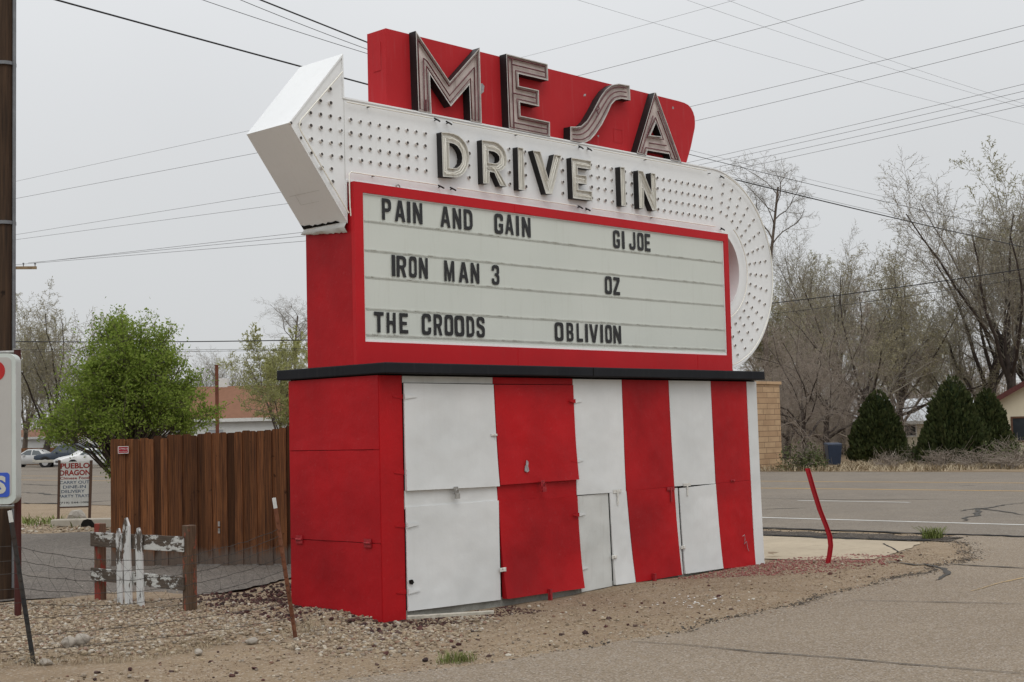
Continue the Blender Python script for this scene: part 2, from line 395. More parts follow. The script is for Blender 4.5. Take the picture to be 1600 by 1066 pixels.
# road markings
M['line_white'] = paint('line_white', (.62, .61, .58), (.5, .49, .46), .7, .2, 2, (.2, .18, .16), .6, chips=(.17, .155, .14), chip_pos=.62)
M['line_yellow'] = paint('line_yellow', (.58, .34, .09), (.50, .30, .09), .7, .2, 2, (.2, .17, .13), .45, chips=(.2, .17, .14), chip_pos=.66)
M['line_faded'] = paint('line_faded', (.44, .29, .12), (.36, .26, .14), .7, .2, 2, (.3, .24, .17), .8, chips=(.285, .228, .166), chip_pos=.53)
def stripe(x, y0, y1, w, mat, name, z=.0165): return tag(MB().add([(x-w/2, y0, z), (x+w/2, y0, z), (x+w/2, y1, z), (x-w/2, y1, z)], [(0, 1, 2, 3)]).build(name, mat), kind='structure')
stripe(14.72, -40, 16, .13, M['line_white'], 'edge_line')
for y in (-20, -11.5, -3, 5.5, 14): stripe(20.6, y-.1, y+2.9, .12, M['line_white'], 'lane_line')
stripe(26.3, -60, 160, .15, M['line_yellow'], 'centre_line'); stripe(30.9, -60, 200, .14, M['line_yellow'], 'centre_line')
band('centre_line', [tuple(gp(1515, 925)[:2]), tuple(gp(1600, 903)[:2]), tuple(gp(1690, 884)[:2])], .05, M['line_faded'], .0095, .02, 8, .1, True)
# tar-filled cracks
M['crack'] = ground_mat('crack', (.105, .098, .088), (.075, .07, .065), None, 2, 4, 60, .4, .4, .02)
for i, P in enumerate([[(985, 1004), (1120, 1014), (1300, 1030), (1480, 1046), (1640, 1058)], [(1330, 939), (1450, 942), (1620, 946)], [(1385, 878), (1430, 884), (1470, 882)], [(1440, 881), (1472, 890), (1480, 898), (1462, 908)], [(1480, 882), (1540, 886), (1620, 890)]]):
    band('road_crack', [tuple(gp(*p)[:2]) for p in P], .032 if i < 2 else .09, M['crack'], .0135, .03, 20+i, .06, True)
for i, P in enumerate([[(1190, 780), (1330, 782), (1480, 781)], [(1505, 816), (1530, 797), (1560, 791), (1600, 787)], [(1500, 800), (1530, 795), (1600, 806)], [(1498, 760), (1524, 760)], [(1190, 797), (1260, 795)]]):
    band('road_crack', [tuple(gp(*p)[:2]) for p in P], .14, M['crack'], .0205, .12, 40+i, .2, True)
for i, P in enumerate([[(30, 757), (100, 760), (175, 758)], [(30, 770), (90, 774), (175, 771)], [(30, 787), (100, 789), (175, 783)]]):
    band('road_crack', [tuple(gp(*p)[:2]) for p in P], .3, M['crack'], .0205, .3, 60+i, .6, True)
# dark driveway on the left
lot = rough_edge([(-9, 6.0), (-3, 5.3), (-1.35, 4.9), (-.6, 4.3), (0, 3.45), (.8, 3.5), (2, 4.15), (3.6, 4.8)], .1, .1, 13)+[(8, 9), (6.3, 15.4)]+rough_edge([(6.3, 15.4), (4.6, 16.5), (0, 21), (-9, 30)], .3, .2, 15)
sheet_xy('driveway', lot, M['lot'], .022)
# lot for parked cars beyond the road
sheet_xy('parking_lot', [(39.7, 60), (39.7, 190), (64, 190), (64, 60)], M['road'], .012)
M['verge'] = ground_mat('verge', (.30, .22, .14), (.23, .17, .11), (.14, .125, .075), .25, 1.2, 20, .4, .5, .05)
sheet_xy('verge', rough_edge([(39.9, 60), (39.9, 20), (39.9, -120)], .6, .3, 21)+[(300, -120), (300, 60)], M['verge'], .010)

# ---------------------------------------------------------------- the drive-in sign
S = thing('drive_in_sign', (0, 0, 0), 'tall red and white striped marquee sign with white arrow and red name board', 'sign')
LX, DY, HZ = 6.66, 1.478, 2.44
def bumps(x, z, seed): return noise.noise((x*1.3, z*1.3, seed))*.6+noise.noise((x*3.5, z*3.5, seed+5))*.25
def panel(quad, y0, seed, amp=.012, th=.010, flare=0., nx_=26, nz=34, side=False):
    """bent sheet metal: quad = (x,z) bl, br, tr, tl; it stands th proud of y0 (or of x = y0 when side)"""
    bl, br, tr, tl = quad; mb = MB(); V = []
    for j in range(nz+1):
        v = j/nz
        for i in range(nx_+1):
            u = i/nx_
            x = (bl[0]*(1-u)+br[0]*u)*(1-v)+(tl[0]*(1-u)+tr[0]*u)*v
            z = (bl[1]*(1-u)+br[1]*u)*(1-v)+(tl[1]*(1-u)+tr[1]*u)*v
            ew = min(1, min(u, 1-u)*7)*min(1, (1-v)*7)
            d = th+amp*1.7*bumps(x, z, seed)*(.25+.75*ew)+.0035*noise.noise((x*8, z*8, seed))*ew+.010*(.35-abs(noise.noise((x*1.9+z*.5, z*1.7, seed+11))))*ew+flare*(1-v)**3*(.7+.5*noise.noise((x*2, seed, 0)))
            V.append((x, y0-max(.0035, d), z) if not side else (y0-max(.0035, d), x, z))
    n1 = nx_+1
    F = [(j*n1+i, j*n1+i+1, (j+1)*n1+i+1, (j+1)*n1+i) for j in range(nz) for i in range(nx_)]
    mb.add(V, F, True)
    ring = [i for i in range(n1)]+[j*n1+nx_ for j in range(1, nz+1)]+[nz*n1+i for i in range(nx_-1, -1, -1)]+[j*n1 for j in range(nz-1, 0, -1)]
    B = [(V[i][0], y0+.0, V[i][2]) if not side else (y0+.0, V[i][1], V[i][2]) for i in ring]
    m_ = len(ring); mb.add([V[i] for i in ring]+B, [(i, m_+i, m_+(i+1) % m_, (i+1) % m_) for i in range(m_)])
    return mb
# dark core and footing
MB().box(.012, LX-.012, .012, DY-.01, .05, HZ+.01).build('cabinet_core', M['dark'], S)
fb = MB(); fb.box(-.005, LX-.02, .004, DY, -.15, .052)
fb.build('footing', M['footing'], S, bevel=.01)
# painted walls of the lower cabinet
w = MB(); w.box(0, .309, -.004, .10, -.04, HZ)
w.build('corner_panel', M['red_front'], S, bevel=.006)
for (z0, z1, sd, a) in ((1.692, HZ, 1, .010), (.752, 1.686, 2, .014), (-.03, .746, 3, .012)):
    panel([(DY, z0), (.006, z0), (.006, z1), (DY, z1)], 0., sd, a, .008, .012 if z0 < 0 else .004, side=True).build('side_panel', M['red_side'], S)
bk = MB(); bk.box(.0, LX, DY-.008, DY+.002, -.03, HZ); bk.build('back_panel', M['red_side'], S)
en = MB(); en.box(LX-.012, LX-.001, .012, DY-.01, 0, HZ); en.build('end_panel', M['white_door'], S)
# front: header strip and door leaves   name, quad(bl,br,tr,tl), y, material, seed, flare
def leaf(name, q, y, mat, seed, amp=.013, flare=.02, th=.012): return panel(q, y, seed, amp, th, flare).build(name, M[mat], S)
leaf('header_panel', [(.312, 2.365), (1.625, 2.365), (1.625, 2.435), (.312, 2.435)], .0, 'white_dirty', 4, .003, 0, .006)
leaf('header_panel', [(1.63, 2.365), (2.945, 2.365), (2.94, 2.435), (1.63, 2.435)], .0, 'red_front', 5, .003, 0, .006)
d1 = leaf('door', [(.315, 1.262), (1.662, 1.250), (1.622, 2.355), (.318, 2.36)], -.012, 'white_door', 6, .016, .035)
p1 = leaf('wall_panel', [(.312, 1.075), (1.660, 1.075), (1.648, 1.262), (.315, 1.262)], .002, 'white_door', 7, .006, 0)
d2 = leaf('door', [(.316, .045), (1.655, .028), (1.662, 1.095), (.316, 1.095)], -.010, 'white_door', 8, .016, .012)
d3 = leaf('door', [(1.672, 1.262), (2.952, 1.272), (2.930, 2.36), (1.632, 2.355)], -.014, 'red_front', 9, .015, .045)
p2 = leaf('wall_panel', [(1.655, 1.06), (2.955, 1.06), (2.95, 1.268), (1.662, 1.268)], .002, 'red_front', 10, .005, 0)
d4 = leaf('door', [(1.695, .035), (2.985, .030), (2.955, 1.082), (1.668, 1.085)], -.012, 'red_front', 11, .016, .07)
p3 = leaf('wall_panel', [(2.955, 1.092), (3.835, 1.092), (3.822, 2.43), (2.938, 2.43)], .0, 'white_door', 12, .010, .01)
d5 = leaf('door', [(2.995, -.02), (3.545, .0), (3.515, 1.088), (2.962, 1.080)], .002, 'white_dirty', 13, .010, .0)
p4 = leaf('wall_panel', [(3.565, .012), (3.93, .010), (3.838, 1.098), (3.53, 1.090)], -.012, 'white_door', 14, .012, .04)
p5 = leaf('wall_panel', [(3.842, 1.102), (4.775, 1.112), (4.733, 2.43), (3.828, 2.43)], -.002, 'red_front', 15, .008, .014)
d6 = leaf('door', [(3.935, .008), (4.842, .018), (4.768, 1.108), (3.846, 1.102)], -.016, 'red_front', 16, .014, .04)
p6 = leaf('wall_panel', [(4.782, 1.112), (5.648, 1.112), (5.618, 2.43), (4.740, 2.43)], .0, 'white_door', 17, .009, .008)
p7 = leaf('wall_panel', [(4.848, .02), (4.902, .02), (4.858, 1.09), (4.778, 1.09)], .0, 'white_door', 18, .003, .012)
d7 = leaf('door', [(4.925, .022), (5.716, .024), (5.645, 1.108), (4.875, 1.085)], -.012, 'white_door', 19, .012, .03)
p8 = leaf('wall_panel', [(5.655, 1.114), (6.432, 1.125), (6.418, 2.43), (5.622, 2.43)], -.002, 'red_front', 20, .008, .012)
d8 = leaf('door', [(5.722, .020), (6.452, -.004), (6.434, 1.122), (5.650, 1.112)], -.010, 'red_front', 21, .012, .03)
leaf('corner_panel', [(6.458, -.02), (6.672, -.018), (6.65, 2.43), (6.424, 2.43)], -.002, 'white_door', 22, .006, .03)
# hardware
def strap(x, z, mats, parent, s=1, yl=-.0085, yr=-.036):
    for sg, L, mt, y in ((-1, .14, mats[0], yl), (1, .16, mats[1], yr)):
        mb = MB()
        pts = [(x+sg*.010, z-.024), (x+sg*L*s, z-.006), (x+sg*L*s, z+.006), (x+sg*.010, z+.024)]
        mb.prism([pts], y-.002, y+.004)
        if sg > 0: mb.tube([(x, y-.003, z-.028), (x, y-.003, z+.028)], .006, 8)
        mb.build('hinge', mt, parent)
for z in (2.222, 1.45, .911, .241): strap(.318, z, (M['red_front'], M['white_door']), d1 if z > 1.2 else d2)
for x, z in ((2.948, 2.174), (2.945, 1.487), (2.962, .869), (2.985, .253)): strap(x, z, (M['red_front'], M['white_door']), d3 if z > 1.2 else d4, .8, -.046, -.022)
def latch(x, z, mat, parent, y=-.045, wd=.075, ht=.042):
    wd *= .8; ht *= .8; mb = MB(); mb.box(x-wd, x+wd, y-.006, y, z-ht/2, z+ht/2); mb.box(x-.012, x+.02, y-.022, y-.006, z-ht*.4, z+ht*.4)
    return mb.build('latch', mat, parent, bevel=.003)
latch(1.60, 1.807, M['hinge_white'], d1, -.035, .06, .03); latch(1.675, .35, M['hinge_white'], d2, -.05, .06, .055)
latch(3.555, .34, M['hinge_white'], d5, -.045, .06, .05); latch(4.895, .354, M['hinge_white'], d7, -.04, .055, .05)
latch(6.012, 1.135, M['hinge_red'], d8, -.03, .06, .03)
def padlock(x, z, mat, parent, y):
    mb = MB(); mb.box(x-.03, x+.03, y-.008, y, z-.03, z+.05)
    mb.tube([(x-.018, y-.02, z-.02), (x-.018, y-.022, z+.01), (x, y-.022, z+.025), (x+.018, y-.022, z+.01), (x+.018, y-.02, z-.02)], .006, 6)
    mb.box(x-.03, x+.03, y-.034, y-.012, z-.075, z-.02)
    return mb.build('padlock', mat, parent, bevel=.003)
padlock(.985, 1.225, M['steel'], d1, -.06); padlock(2.312, 1.236, M['hinge_red'], d3, -.075)
def tee(x, z, mat, parent, y, drop=.16):
    mb = MB(); mb.box(x-.075, x+.075, y-.005, y, z-.02, z+.02); mb.box(x-.012, x+.012, y-.012, y-.005, z-drop, z+.01)
    return mb.build('hasp', mat, parent)
tee(3.66, 1.105, M['hinge_white'], p3, -.03); tee(4.68, 1.09, M['hinge_red'], d6, -.04); tee(5.03, 1.125, M['hinge_white'], p6, -.026, .14)
for x, z, d in ((2.371, .02, d4), (4.235, .03, d6)):
    MB().box(x-.016, x+.016, -.115, -.075, z-.10, z+.06).build('tab', M['hinge_red'], d)
for y in (1.314, .191):
    mb = MB(); mb.box(-.026, -.016, y-.055, y+.055, .705, .79); mb.tube([(-.03, y-.05, .748), (-.03, y+.05, .748)], .010, 8)
    mb.build('hinge', M['hinge_red'], S)
MB().prism([[(2.05, 1.40), (2.09, 1.385), (2.12, 1.40), (2.105, 1.45), (2.112, 1.50), (2.085, 1.52), (2.075, 1.47), (2.06, 1.45)]], -.058, -.050).build('paint_chip', M['chip_grey'], d3)
# small squiggle of bare metal
MB().tube([(6.17, -.045, .40), (6.21, -.047, .42), (6.22, -.047, .36), (6.20, -.047, .30), (6.25, -.047, .33), (6.27, -.047, .24), (6.30, -.047, .20)], .004, 5).build('scratch', M['chip_grey'], d8)
MB().prism([[(.33, .355), (.365, .36), (.38, .33), (.36, .31), (.335, .325)]], -.052, -.03).build('rust_hole', M['dark'], d2)
# ledge: a black board round the cabinet
mb = MB(); mb.box(-.05, 6.633, -.17, 1.637, 2.452, 2.562)
mb.build('ledge', M['ledge'], S, bevel=.012)
mb = MB(); mb.box(3.12, 3.128, -.176, -.168, 2.458, 2.556); mb.build('ledge_joint', M['dark'], S)
# marquee box, frame and letter board
FY = .30
mb = MB()
o_, i_ = [(-.032, 2.54), (6.560, 2.54), (6.560, 4.457), (-.032, 4.457)], [(.089, 2.80), (.089, 4.352), (6.459, 4.352), (6.459, 2.80)]
mb.prism([o_, i_], FY, FY+.05)
mb.build('marquee_frame', M['red_frame'], S, bevel=.004)
MB().box(-.030, 6.556, FY+.052, 1.1154, 2.54, 4.455).build('marquee_box', M['red_side'], S, bevel=.006)
for x0, x1, z0, z1 in ((2.36, 2.62, 4.360, 4.452), (2.36, 2.62, 2.58, 2.792), (5.78, 6.03, 2.58, 2.792)):
    MB().box(x0, x1, FY-.003, FY+.001, z0, z1).build('seam_cover', M['red_frame'], S, bevel=.001)
BY = FY+.024
board = MB().box(.089, 6.459, BY, BY+.02, 2.80, 4.352).build('letter_board', M['board_face'], S)
tr = MB()
for a in ((.089, .101, 2.80, 4.352), (6.447, 6.459, 2.80, 4.352), (.101, 6.447, 2.80, 2.825), (.101, 6.447, 4.34, 4.352)): tr.box(a[0], a[1], BY-.010, BY-.0005, a[2], a[3])
tr.build('trim', M['white_arrow'], board)
rnd = random.Random(5)
for z in (4.082, 3.775, 3.495, 3.165, 2.893):
    r_ = MB(); r_.box(.12, 6.44, BY-.006, BY-.0006, z-.022, z-.008)
    x = .2
    while x < 6.4:                                                   # little dirt caught along the track
        if rnd.random() < .55: r_.box(x, x+rnd.uniform(.02, .09), BY-.010, BY-.006, z-.016, z-.006)
        x += rnd.uniform(.12, .34)
    r_.build('letter_track', M['rail'], board)
    MB().box(.12, 6.44, BY-.004, BY-.0006, z-.034, z-.030).build('track_lower_strip', M['rail'], board)  # thin raised strip below each track, in the track's own material

# ---- arrow
AY0, AY1 = .40, 1.1154
cx_, cz_, RO, RI = 6.366, 3.973, 1.39, .555
outl = [(-.071, 5.806), (-.779, 4.977), (-.048, 4.03), (-.048, 4.462)]
outl += [(6.572, 4.462)]
hole = [(cx_+RI*math.cos(a), cz_+RI*math.sin(a)) for a in np.linspace(R(67), R(-68.2), 28)]
outl += hole
outl += [(6.572, 2.60)]
outl += [(cx_+RO*math.cos(a), cz_+RO*math.sin(a)) for a in np.linspace(R(-81.5), R(90), 60)]
outl += [(-.064, 5.348)]
mb = MB(); mb.prism([outl], AY0, AY1)
arrow = mb.build('arrow', M['white_arrow'], S, bevel=.008)
def inset(P, t):
    n = len(P); A = sum(P[i][0]*P[(i+1) % n][1]-P[(i+1) % n][0]*P[i][1] for i in range(n)); sg = 1 if A > 0 else -1; out = []
    for i in range(n):
        p0, p, p1 = Vector(P[i-1]), Vector(P[i]), Vector(P[(i+1) % n])
        a, b = (p-p0).normalized(), (p1-p).normalized()
        na, nb = Vector((-a.y, a.x))*sg, Vector((-b.y, b.x))*sg
        m_ = na+nb
        if m_.length < 1e-6: m_ = na
        m_.normalize(); c = max(.35, m_.dot(na)); q = p+m_*(t/c); out.append((q.x, q.y))
    return out
rim_in = inset(outl, .018)
rm = MB(); n = len(outl)
rm.prism([outl, rim_in[::-1]], AY0-.012, AY0-.0005)
rm.build('edge_lip', M['white_arrow'], arrow)
# sheet seams on the arrow's face and nose
MB().box(-.066, -.060, AY0-.003, AY0-.0004, 4.48, 5.33).build('seam', M['white_dirty'], arrow)
# torn flange under the nose
rnd = random.Random(9); fl = MB(); V = []; ks = 22
for i in range(ks+1):
    y = AY0+(AY1-AY0)*i/ks; jag = rnd.uniform(-.006, .006)
    V += [(-.05, y, 4.045), (-.085-.02*math.sin(i*.6), y, 3.985+jag*.3), (-.045, y, 3.935+jag+.05*(i/ks))]
F = [(3*i+a, 3*i+a+1, 3*i+a+4, 3*i+a+3) for i in range(ks) for a in (0, 1)]
fl.add(V, F, True); fl.build('torn_flange', M['white_dirty'], arrow)
tn = Vector((-.739, 0, -.674))                                        # rust-black tear in the nose's lower face
a0 = Vector((-.048, 0, 4.03)); dirv = (Vector((-.779, 0, 4.977))-a0).normalized(); out_ = Vector((dirv.z*-1, 0, dirv.x))
if out_.z > 0: out_ = -out_
T = []
for i in range(15):
    y = AY0+.10+(AY1-AY0-.11)*i/14; T.append((y, .012+.022*abs(math.sin(i*1.9))+.055*max(0, i/14-.62)))
tv = []
for y, s_ in T: tv += [tuple(a0+dirv*.02+out_*.004+Vector((0, y, 0))), tuple(a0+dirv*(.02+s_)+out_*.004+Vector((0, y, 0)))]
MB().add(tv, [(2*i, 2*i+1, 2*i+3, 2*i+2) for i in range(14)]).build('rust_tear', M['dark'], arrow)
hp = MB()                                                             # access hatch on the nose's lower face
for (s0, s1, y0, y1) in ((.42, .424, .52, 1.02), (.30, .303, .62, .92), (.30, .42, .92, .925)):
    q = [a0+dirv*s0+out_*.003, a0+dirv*s1+out_*.003]
    hp.add([(q[0].x, y0, q[0].z), (q[1].x, y0, q[1].z), (q[1].x, y1, q[1].z), (q[0].x, y1, q[0].z)], [(0, 1, 2, 3)])
hp.build('hatch_seam', M['white_dirty'], arrow)
# lamp sockets all over the arrow's face
B = []
zr = [5.112, 4.974, 4.836, 4.700]
for i in range(49):
    x = -.003+.1315*i
    t = smooth01((x-1.5)/4.5)
    for z in zr: B.append((x, z-.034*t*(1 if x < 6.1 else 1)))
B += [(-.78, 4.969), (-.771, 4.909), (-.658, 4.978), (-.655, 4.837), (-.523, 5.111), (-.526, 4.978), (-.524, 4.839), (-.521, 4.7), (-.4, 5.249), (-.395, 5.114), (-.395, 4.975), (-.396, 4.835), (-.393, 4.701), (-.393, 4.563), (-.273, 5.392), (-.27, 5.25), (-.268, 5.115), (-.268, 4.976), (-.268, 4.837), (-.263, 4.703), (-.263, 4.568), (-.261, 4.428), (-.142, 5.111), (-.139, 4.979), (-.14, 4.843), (-.135, 4.704)]
B = [b for b in B if not (b[0] > -.78 and b[0] < -.74)]
for a in np.arange(78, -74, -9.75):
    for q in (1.225, 1.09, .96, .83): B.append((6.335+q*math.cos(R(a)), 3.957+q*math.sin(R(a))))
B = shift(B, .38, AY0)
ZONES = [(1.20, 1.70), (1.83, 2.29), (2.42, 2.58), (2.69, 3.23), (3.36, 3.78), (4.28, 4.43), (4.64, 5.05)]
def under_letter(x, z):
    for a, b in ZONES:
        if a-.01 < x < b+.01 and 4.6 < z < 5.16: return True
    return False
B = [b for b in B if not under_letter(*b)]
rnd = random.Random(3)
B.sort(key=lambda b: (b[0]+9.46))
def sock_mb(x, y, z, mb):
    L = .019; n = 8; rr, ri = .020, .0165
    ring = lambda r_, yy: [(x+r_*math.cos(2*math.pi*i/n), yy, z+r_*math.sin(2*math.pi*i/n)) for i in range(n)]
    mb.add(ring(rr, y)+ring(rr, y-L)+ring(ri, y-L)+ring(ri, y-.004), [(a*n+i, a*n+(i+1) % n, (a+1)*n+(i+1) % n, (a+1)*n+i) for a in range(3) for i in range(n)], True)
    return mb
smb = sock_mb(0, 0, 0, MB()); n8 = 8
proto = smb.build('lamp_socket', M['socket'], arrow)
proto.data.materials.append(M['dark'])
for p_ in proto.data.polygons:
    if p_.index >= 16: p_.material_index = 1  # inner wall coloured dark for the shade inside the socket
proto.data.polygons.foreach_set('use_smooth', [True]*len(proto.data.polygons))
dk = proto.data
dm = MB().add([(.0165*math.cos(2*math.pi*i/8), -.0178, .0165*math.sin(2*math.pi*i/8)) for i in range(8)], [tuple(range(8))])  # dark disc across the mouth: shade of the socket's hollow put into colour
M['socket_shade'] = plain('socket_shade', (.045, .038, .033), .4, .3, .2, bstr=0)
dproto = dm.build('dead_bulb', M['socket_shade'], proto)
first = True
rest = MB(); restd = MB()
for j, (x, z) in enumerate(B):
    if j < 100:
        if first: o, d = proto, dproto; first = False
        else:
            o = proto.copy(); COL.objects.link(o); d = dproto.copy(); COL.objects.link(d); d.parent = o
        o.location = (x, AY0, z); q_ = rnd.uniform(.82, 1.15); o.scale = (q_, rnd.uniform(.7, 1.5), q_); o.rotation_euler = (rnd.gauss(0, .09), 0, rnd.gauss(0, .09))
    else:
        sock_mb(x, AY0, z, rest); restd.add([(x+.0165*math.cos(2*math.pi*i/8), AY0-.0178, z+.0165*math.sin(2*math.pi*i/8)) for i in range(8)], [tuple(range(8))])
tag(rest.build('lamp_sockets', M['socket'], arrow), kind='stuff'); tag(restd.build('socket_shade_discs', M['socket_shade'], arrow), kind='stuff')
# clear neon border tubes
def border(pts, y=AY0-.045, r_=.0075, stand=14):
    mb = MB(); P3 = [(x, y, z) for x, z in pts]; mb.tube(P3, r_, 6)
    return mb.build('neon_tube', M['neon_white'], arrow)
border([(-.06, 5.29), (1.15, 5.293)]); border([(1.45, 5.293), (3.55, 5.297)]); border([(3.85, 5.297), (6.2, 5.298)])
border([(-.03, 4.10), (-.04, 4.2), (-.045, 4.54), (-.02, 4.56), (1.2, 4.56)]); border([(1.5, 4.557), (3.5, 4.553)]); border([(3.8, 4.553), (6.35, 4.55)])
border([(-.11, 5.60), (-.66, 5.015), (-.68, 4.96), (-.66, 4.90), (-.06, 4.13)])
border([(cx_+1.325*math.cos(a), cz_+1.325*math.sin(a)) for a in np.linspace(R(80), R(-78), 50)])
border([(cx_+.70*math.cos(a), cz_+.70*math.sin(a)) for a in np.linspace(R(55), R(-70), 40)])
for x, z in ((1.22, 5.285), (1.40, 5.275), (3.62, 5.287), (3.78, 5.283), (1.26, 4.545), (1.44, 4.54), (3.58, 4.545), (3.72, 4.53), (6.28, 5.27), (6.55, 5.25), (6.52, 4.53), (.25, 5.285), (2.5, 5.29), (4.9, 5.29), (.3, 4.555), (5.0, 4.548)):
    big = (x, z) in ((1.22, 5.285), (1.40, 5.275), (3.62, 5.287), (3.78, 5.283), (1.26, 4.545), (1.44, 4.54), (3.58, 4.545), (3.72, 4.53), (6.52, 4.53), (6.55, 5.25))
    pf = MB()
    if big: pf.tube([(x-.05, AY0-.05, z+.01), (x, AY0-.055, z-.005), (x+.04, AY0-.045, z-.012)], .009, 6)
    pf.tube([(x, AY0, z), (x, AY0-.045, z)], .006, 5)
    pf.build('tube_support', M['black_return'], arrow)
eye = MB().tube([(.64+.026*math.cos(a), AY0-.03, 4.475+.026*math.sin(a)) for a in np.linspace(0, R(300), 12)], .007, 6)
eye.build('eye_bolt', M['steel'], arrow)

# ---- red name board
NY0, NY1 = .50, .8045
nb = [(.615, 5.34), (5.905, 5.34), (6.093, 5.717), (6.181, 5.985)]
nb = [(.615, 5.345), (5.916, 5.345), (6.05, 5.62), (6.155, 5.90)]
nb += [(6.165, 5.97), (6.16, 6.05), (6.13, 6.115), (6.085, 6.165), (6.02, 6.198), (5.93, 6.214), (5.80, 6.218)]
nb += [(.615, 6.228)]
name_board = MB().prism([nb], NY0, NY1).build('name_board', M['red_faded'], S, bevel=.006)
for P_ in ([(1.99, 5.75), (2.06, 5.73), (2.10, 5.76), (2.115, 5.83), (2.08, 5.86), (2.05, 5.845), (2.03, 5.87), (2.005, 5.83)],
           [(5.43, 5.87), (5.46, 5.83), (5.50, 5.85), (5.515, 5.91), (5.48, 5.95), (5.45, 5.94)],
           [(5.66, 6.10), (5.685, 6.085), (5.70, 6.11), (5.68, 6.13)], [(3.86, 5.98), (3.90, 5.99), (3.91, 6.02), (3.87, 6.01)], [(4.10, 5.52), (4.13, 5.50), (4.14, 5.53)]):
    MB().prism([P_], NY0-.002, NY0-.0004).build('paint_chip', M['chip_grey'], name_board)
def frame_line(x0, x1, z0, z1, y, par, mat):
    mb = MB(); t = .008
    mb.box(x0, x1, y-.003, y-.0004, z0, z0+t); mb.box(x0, x1, y-.003, y-.0004, z1-t, z1); mb.box(x0, x0+t, y-.003, y-.0004, z0+t, z1-t); mb.box(x1-t, x1, y-.003, y-.0004, z0+t, z1-t)
    return mb.build('cover_plate', mat, par)
frame_line(4.42, 4.60, 5.48, 5.66, NY0, name_board, M['red_faded'])
cp = MB(); cp.box(.608, .6146, .58, .70, 5.78, 6.10); cp.build('cover_plate', M['red_faded'], name_board, bevel=.004)
# ---- channel letters: open trays with black returns, a pale rim, a stained back and glass tubes
def channel(loops, y0, y1, rim_m, back_m, tubes, tube_m, tr_, label, rec=.036, wall=.010):
    mb = MB()
    mb.prism(loops, y0, y1, front=False, back=False)
    o = mb.build('channel_letter', M['black_return'], S); o['label'] = label
    ins = [inset(lp, wall if i == 0 else -wall) for i, lp in enumerate(loops)]
    rb = MB()
    for lp, q in zip(loops, ins):
        n_ = len(lp)
        rb.add([(x, y0, z) for x, z in lp]+[(x, y0, z) for x, z in q]+[(x, y0+rec, z) for x, z in q],
               [(i, (i+1) % n_, n_+(i+1) % n_, n_+i) for i in range(n_)]+[(n_+i, n_+(i+1) % n_, 2*n_+(i+1) % n_, 2*n_+i) for i in range(n_)])
    rb.build('rim', M[rim_m], o)
    MB().prism(ins, y0+rec, y0+rec+.004, back=False, sides=False).build('letter_back', M[back_m], o)
    tb = MB()
    for t in tubes: tb.tube([(x, y0+.012, z) for x, z in t], tr_, 6)
    if tubes: tb.build('neon_tube', M[tube_m], o)
    return o
gl = {
 'M': [[(.958, 6.239), (1.456, 5.756), (1.942, 6.229), (1.948, 5.348), (1.77, 5.346), (1.76, 5.767), (1.465, 5.476), (1.155, 5.788), (1.171, 5.347), (.975, 5.346)]],
 'E': [[(2.377, 6.236), (3.091, 6.234), (3.094, 6.034), (2.576, 6.031), (2.581, 5.887), (2.922, 5.889), (2.921, 5.694), (2.589, 5.695), (2.596, 5.535), (3.103, 5.533), (3.101, 5.347), (2.393, 5.347)]],
 'S': [[(3.471, 5.528), (3.58, 5.541), (3.672, 5.563), (3.786, 5.646), (3.915, 5.8), (4.046, 5.977), (4.156, 6.09), (4.285, 6.173), (4.426, 6.213), (4.642, 6.223), (4.648, 6.03), (4.471, 6.026), (4.351, 5.989), (4.263, 5.914), (4.184, 5.792), (4.073, 5.639), (3.943, 5.499), (3.837, 5.41), (3.734, 5.362), (3.632, 5.347), (3.463, 5.347)]],
 'A': [[(5.151, 6.21), (5.183, 6.216), (5.684, 5.347), (5.462, 5.347), (5.422, 5.433), (4.967, 5.425), (4.935, 5.347), (4.738, 5.347)], [(5.166, 5.82), (5.267, 5.646), (5.04, 5.632)]]}
def closed(P): return P+[P[0]]
def mid(P, a, b, t): return (P[a][0]*(1-t)+P[b][0]*t, P[a][1]*(1-t)+P[b][1]*t)
g = gl['M'][0]
tm = [closed(inset(g, .035)), [(1.075, 5.37), (1.075, 5.96), (1.13, 5.93), (1.46, 5.60), (1.80, 5.93), (1.86, 5.99), (1.858, 5.37)], [(1.10, 5.37), (1.10, 5.5)]]
channel(gl['M'], .388, NY0-.0005, 'letter_rim', 'letter_back', tm, 'neon_red', .0085, 'large channel letter M with dark red glass tubes')
g = gl['E'][0]
te = [closed(inset(g, .035)), [(2.49, 5.37), (2.48, 6.21)], [(2.50, 6.13), (3.05, 6.13)], [(2.50, 5.79), (2.88, 5.79)], [(2.50, 5.44), (3.06, 5.44)]]
channel(gl['E'], .388, NY0-.0005, 'letter_rim', 'letter_back', te, 'neon_red', .0085, 'large channel letter E with dark red glass tubes')
g = gl['S'][0]; top, bot = g[:10], g[10:][::-1]
def lerp_lines(t):
    out = []
    for i in range(24):
        s = i/23
        def samp(P):
            L = [0]
            for a, b in zip(P[:-1], P[1:]): L.append(L[-1]+math.hypot(b[0]-a[0], b[1]-a[1]))
            d = s*L[-1]
            for j in range(len(P)-1):
                if d <= L[j+1]+1e-9:
                    q = (d-L[j])/(L[j+1]-L[j]); return (P[j][0]+(P[j+1][0]-P[j][0])*q, P[j][1]+(P[j+1][1]-P[j][1])*q)
            return P[-1]
        a, b = samp(top), samp(bot); out.append((a[0]*(1-t)+b[0]*t, a[1]*(1-t)+b[1]*t))
    return out[1:-1]
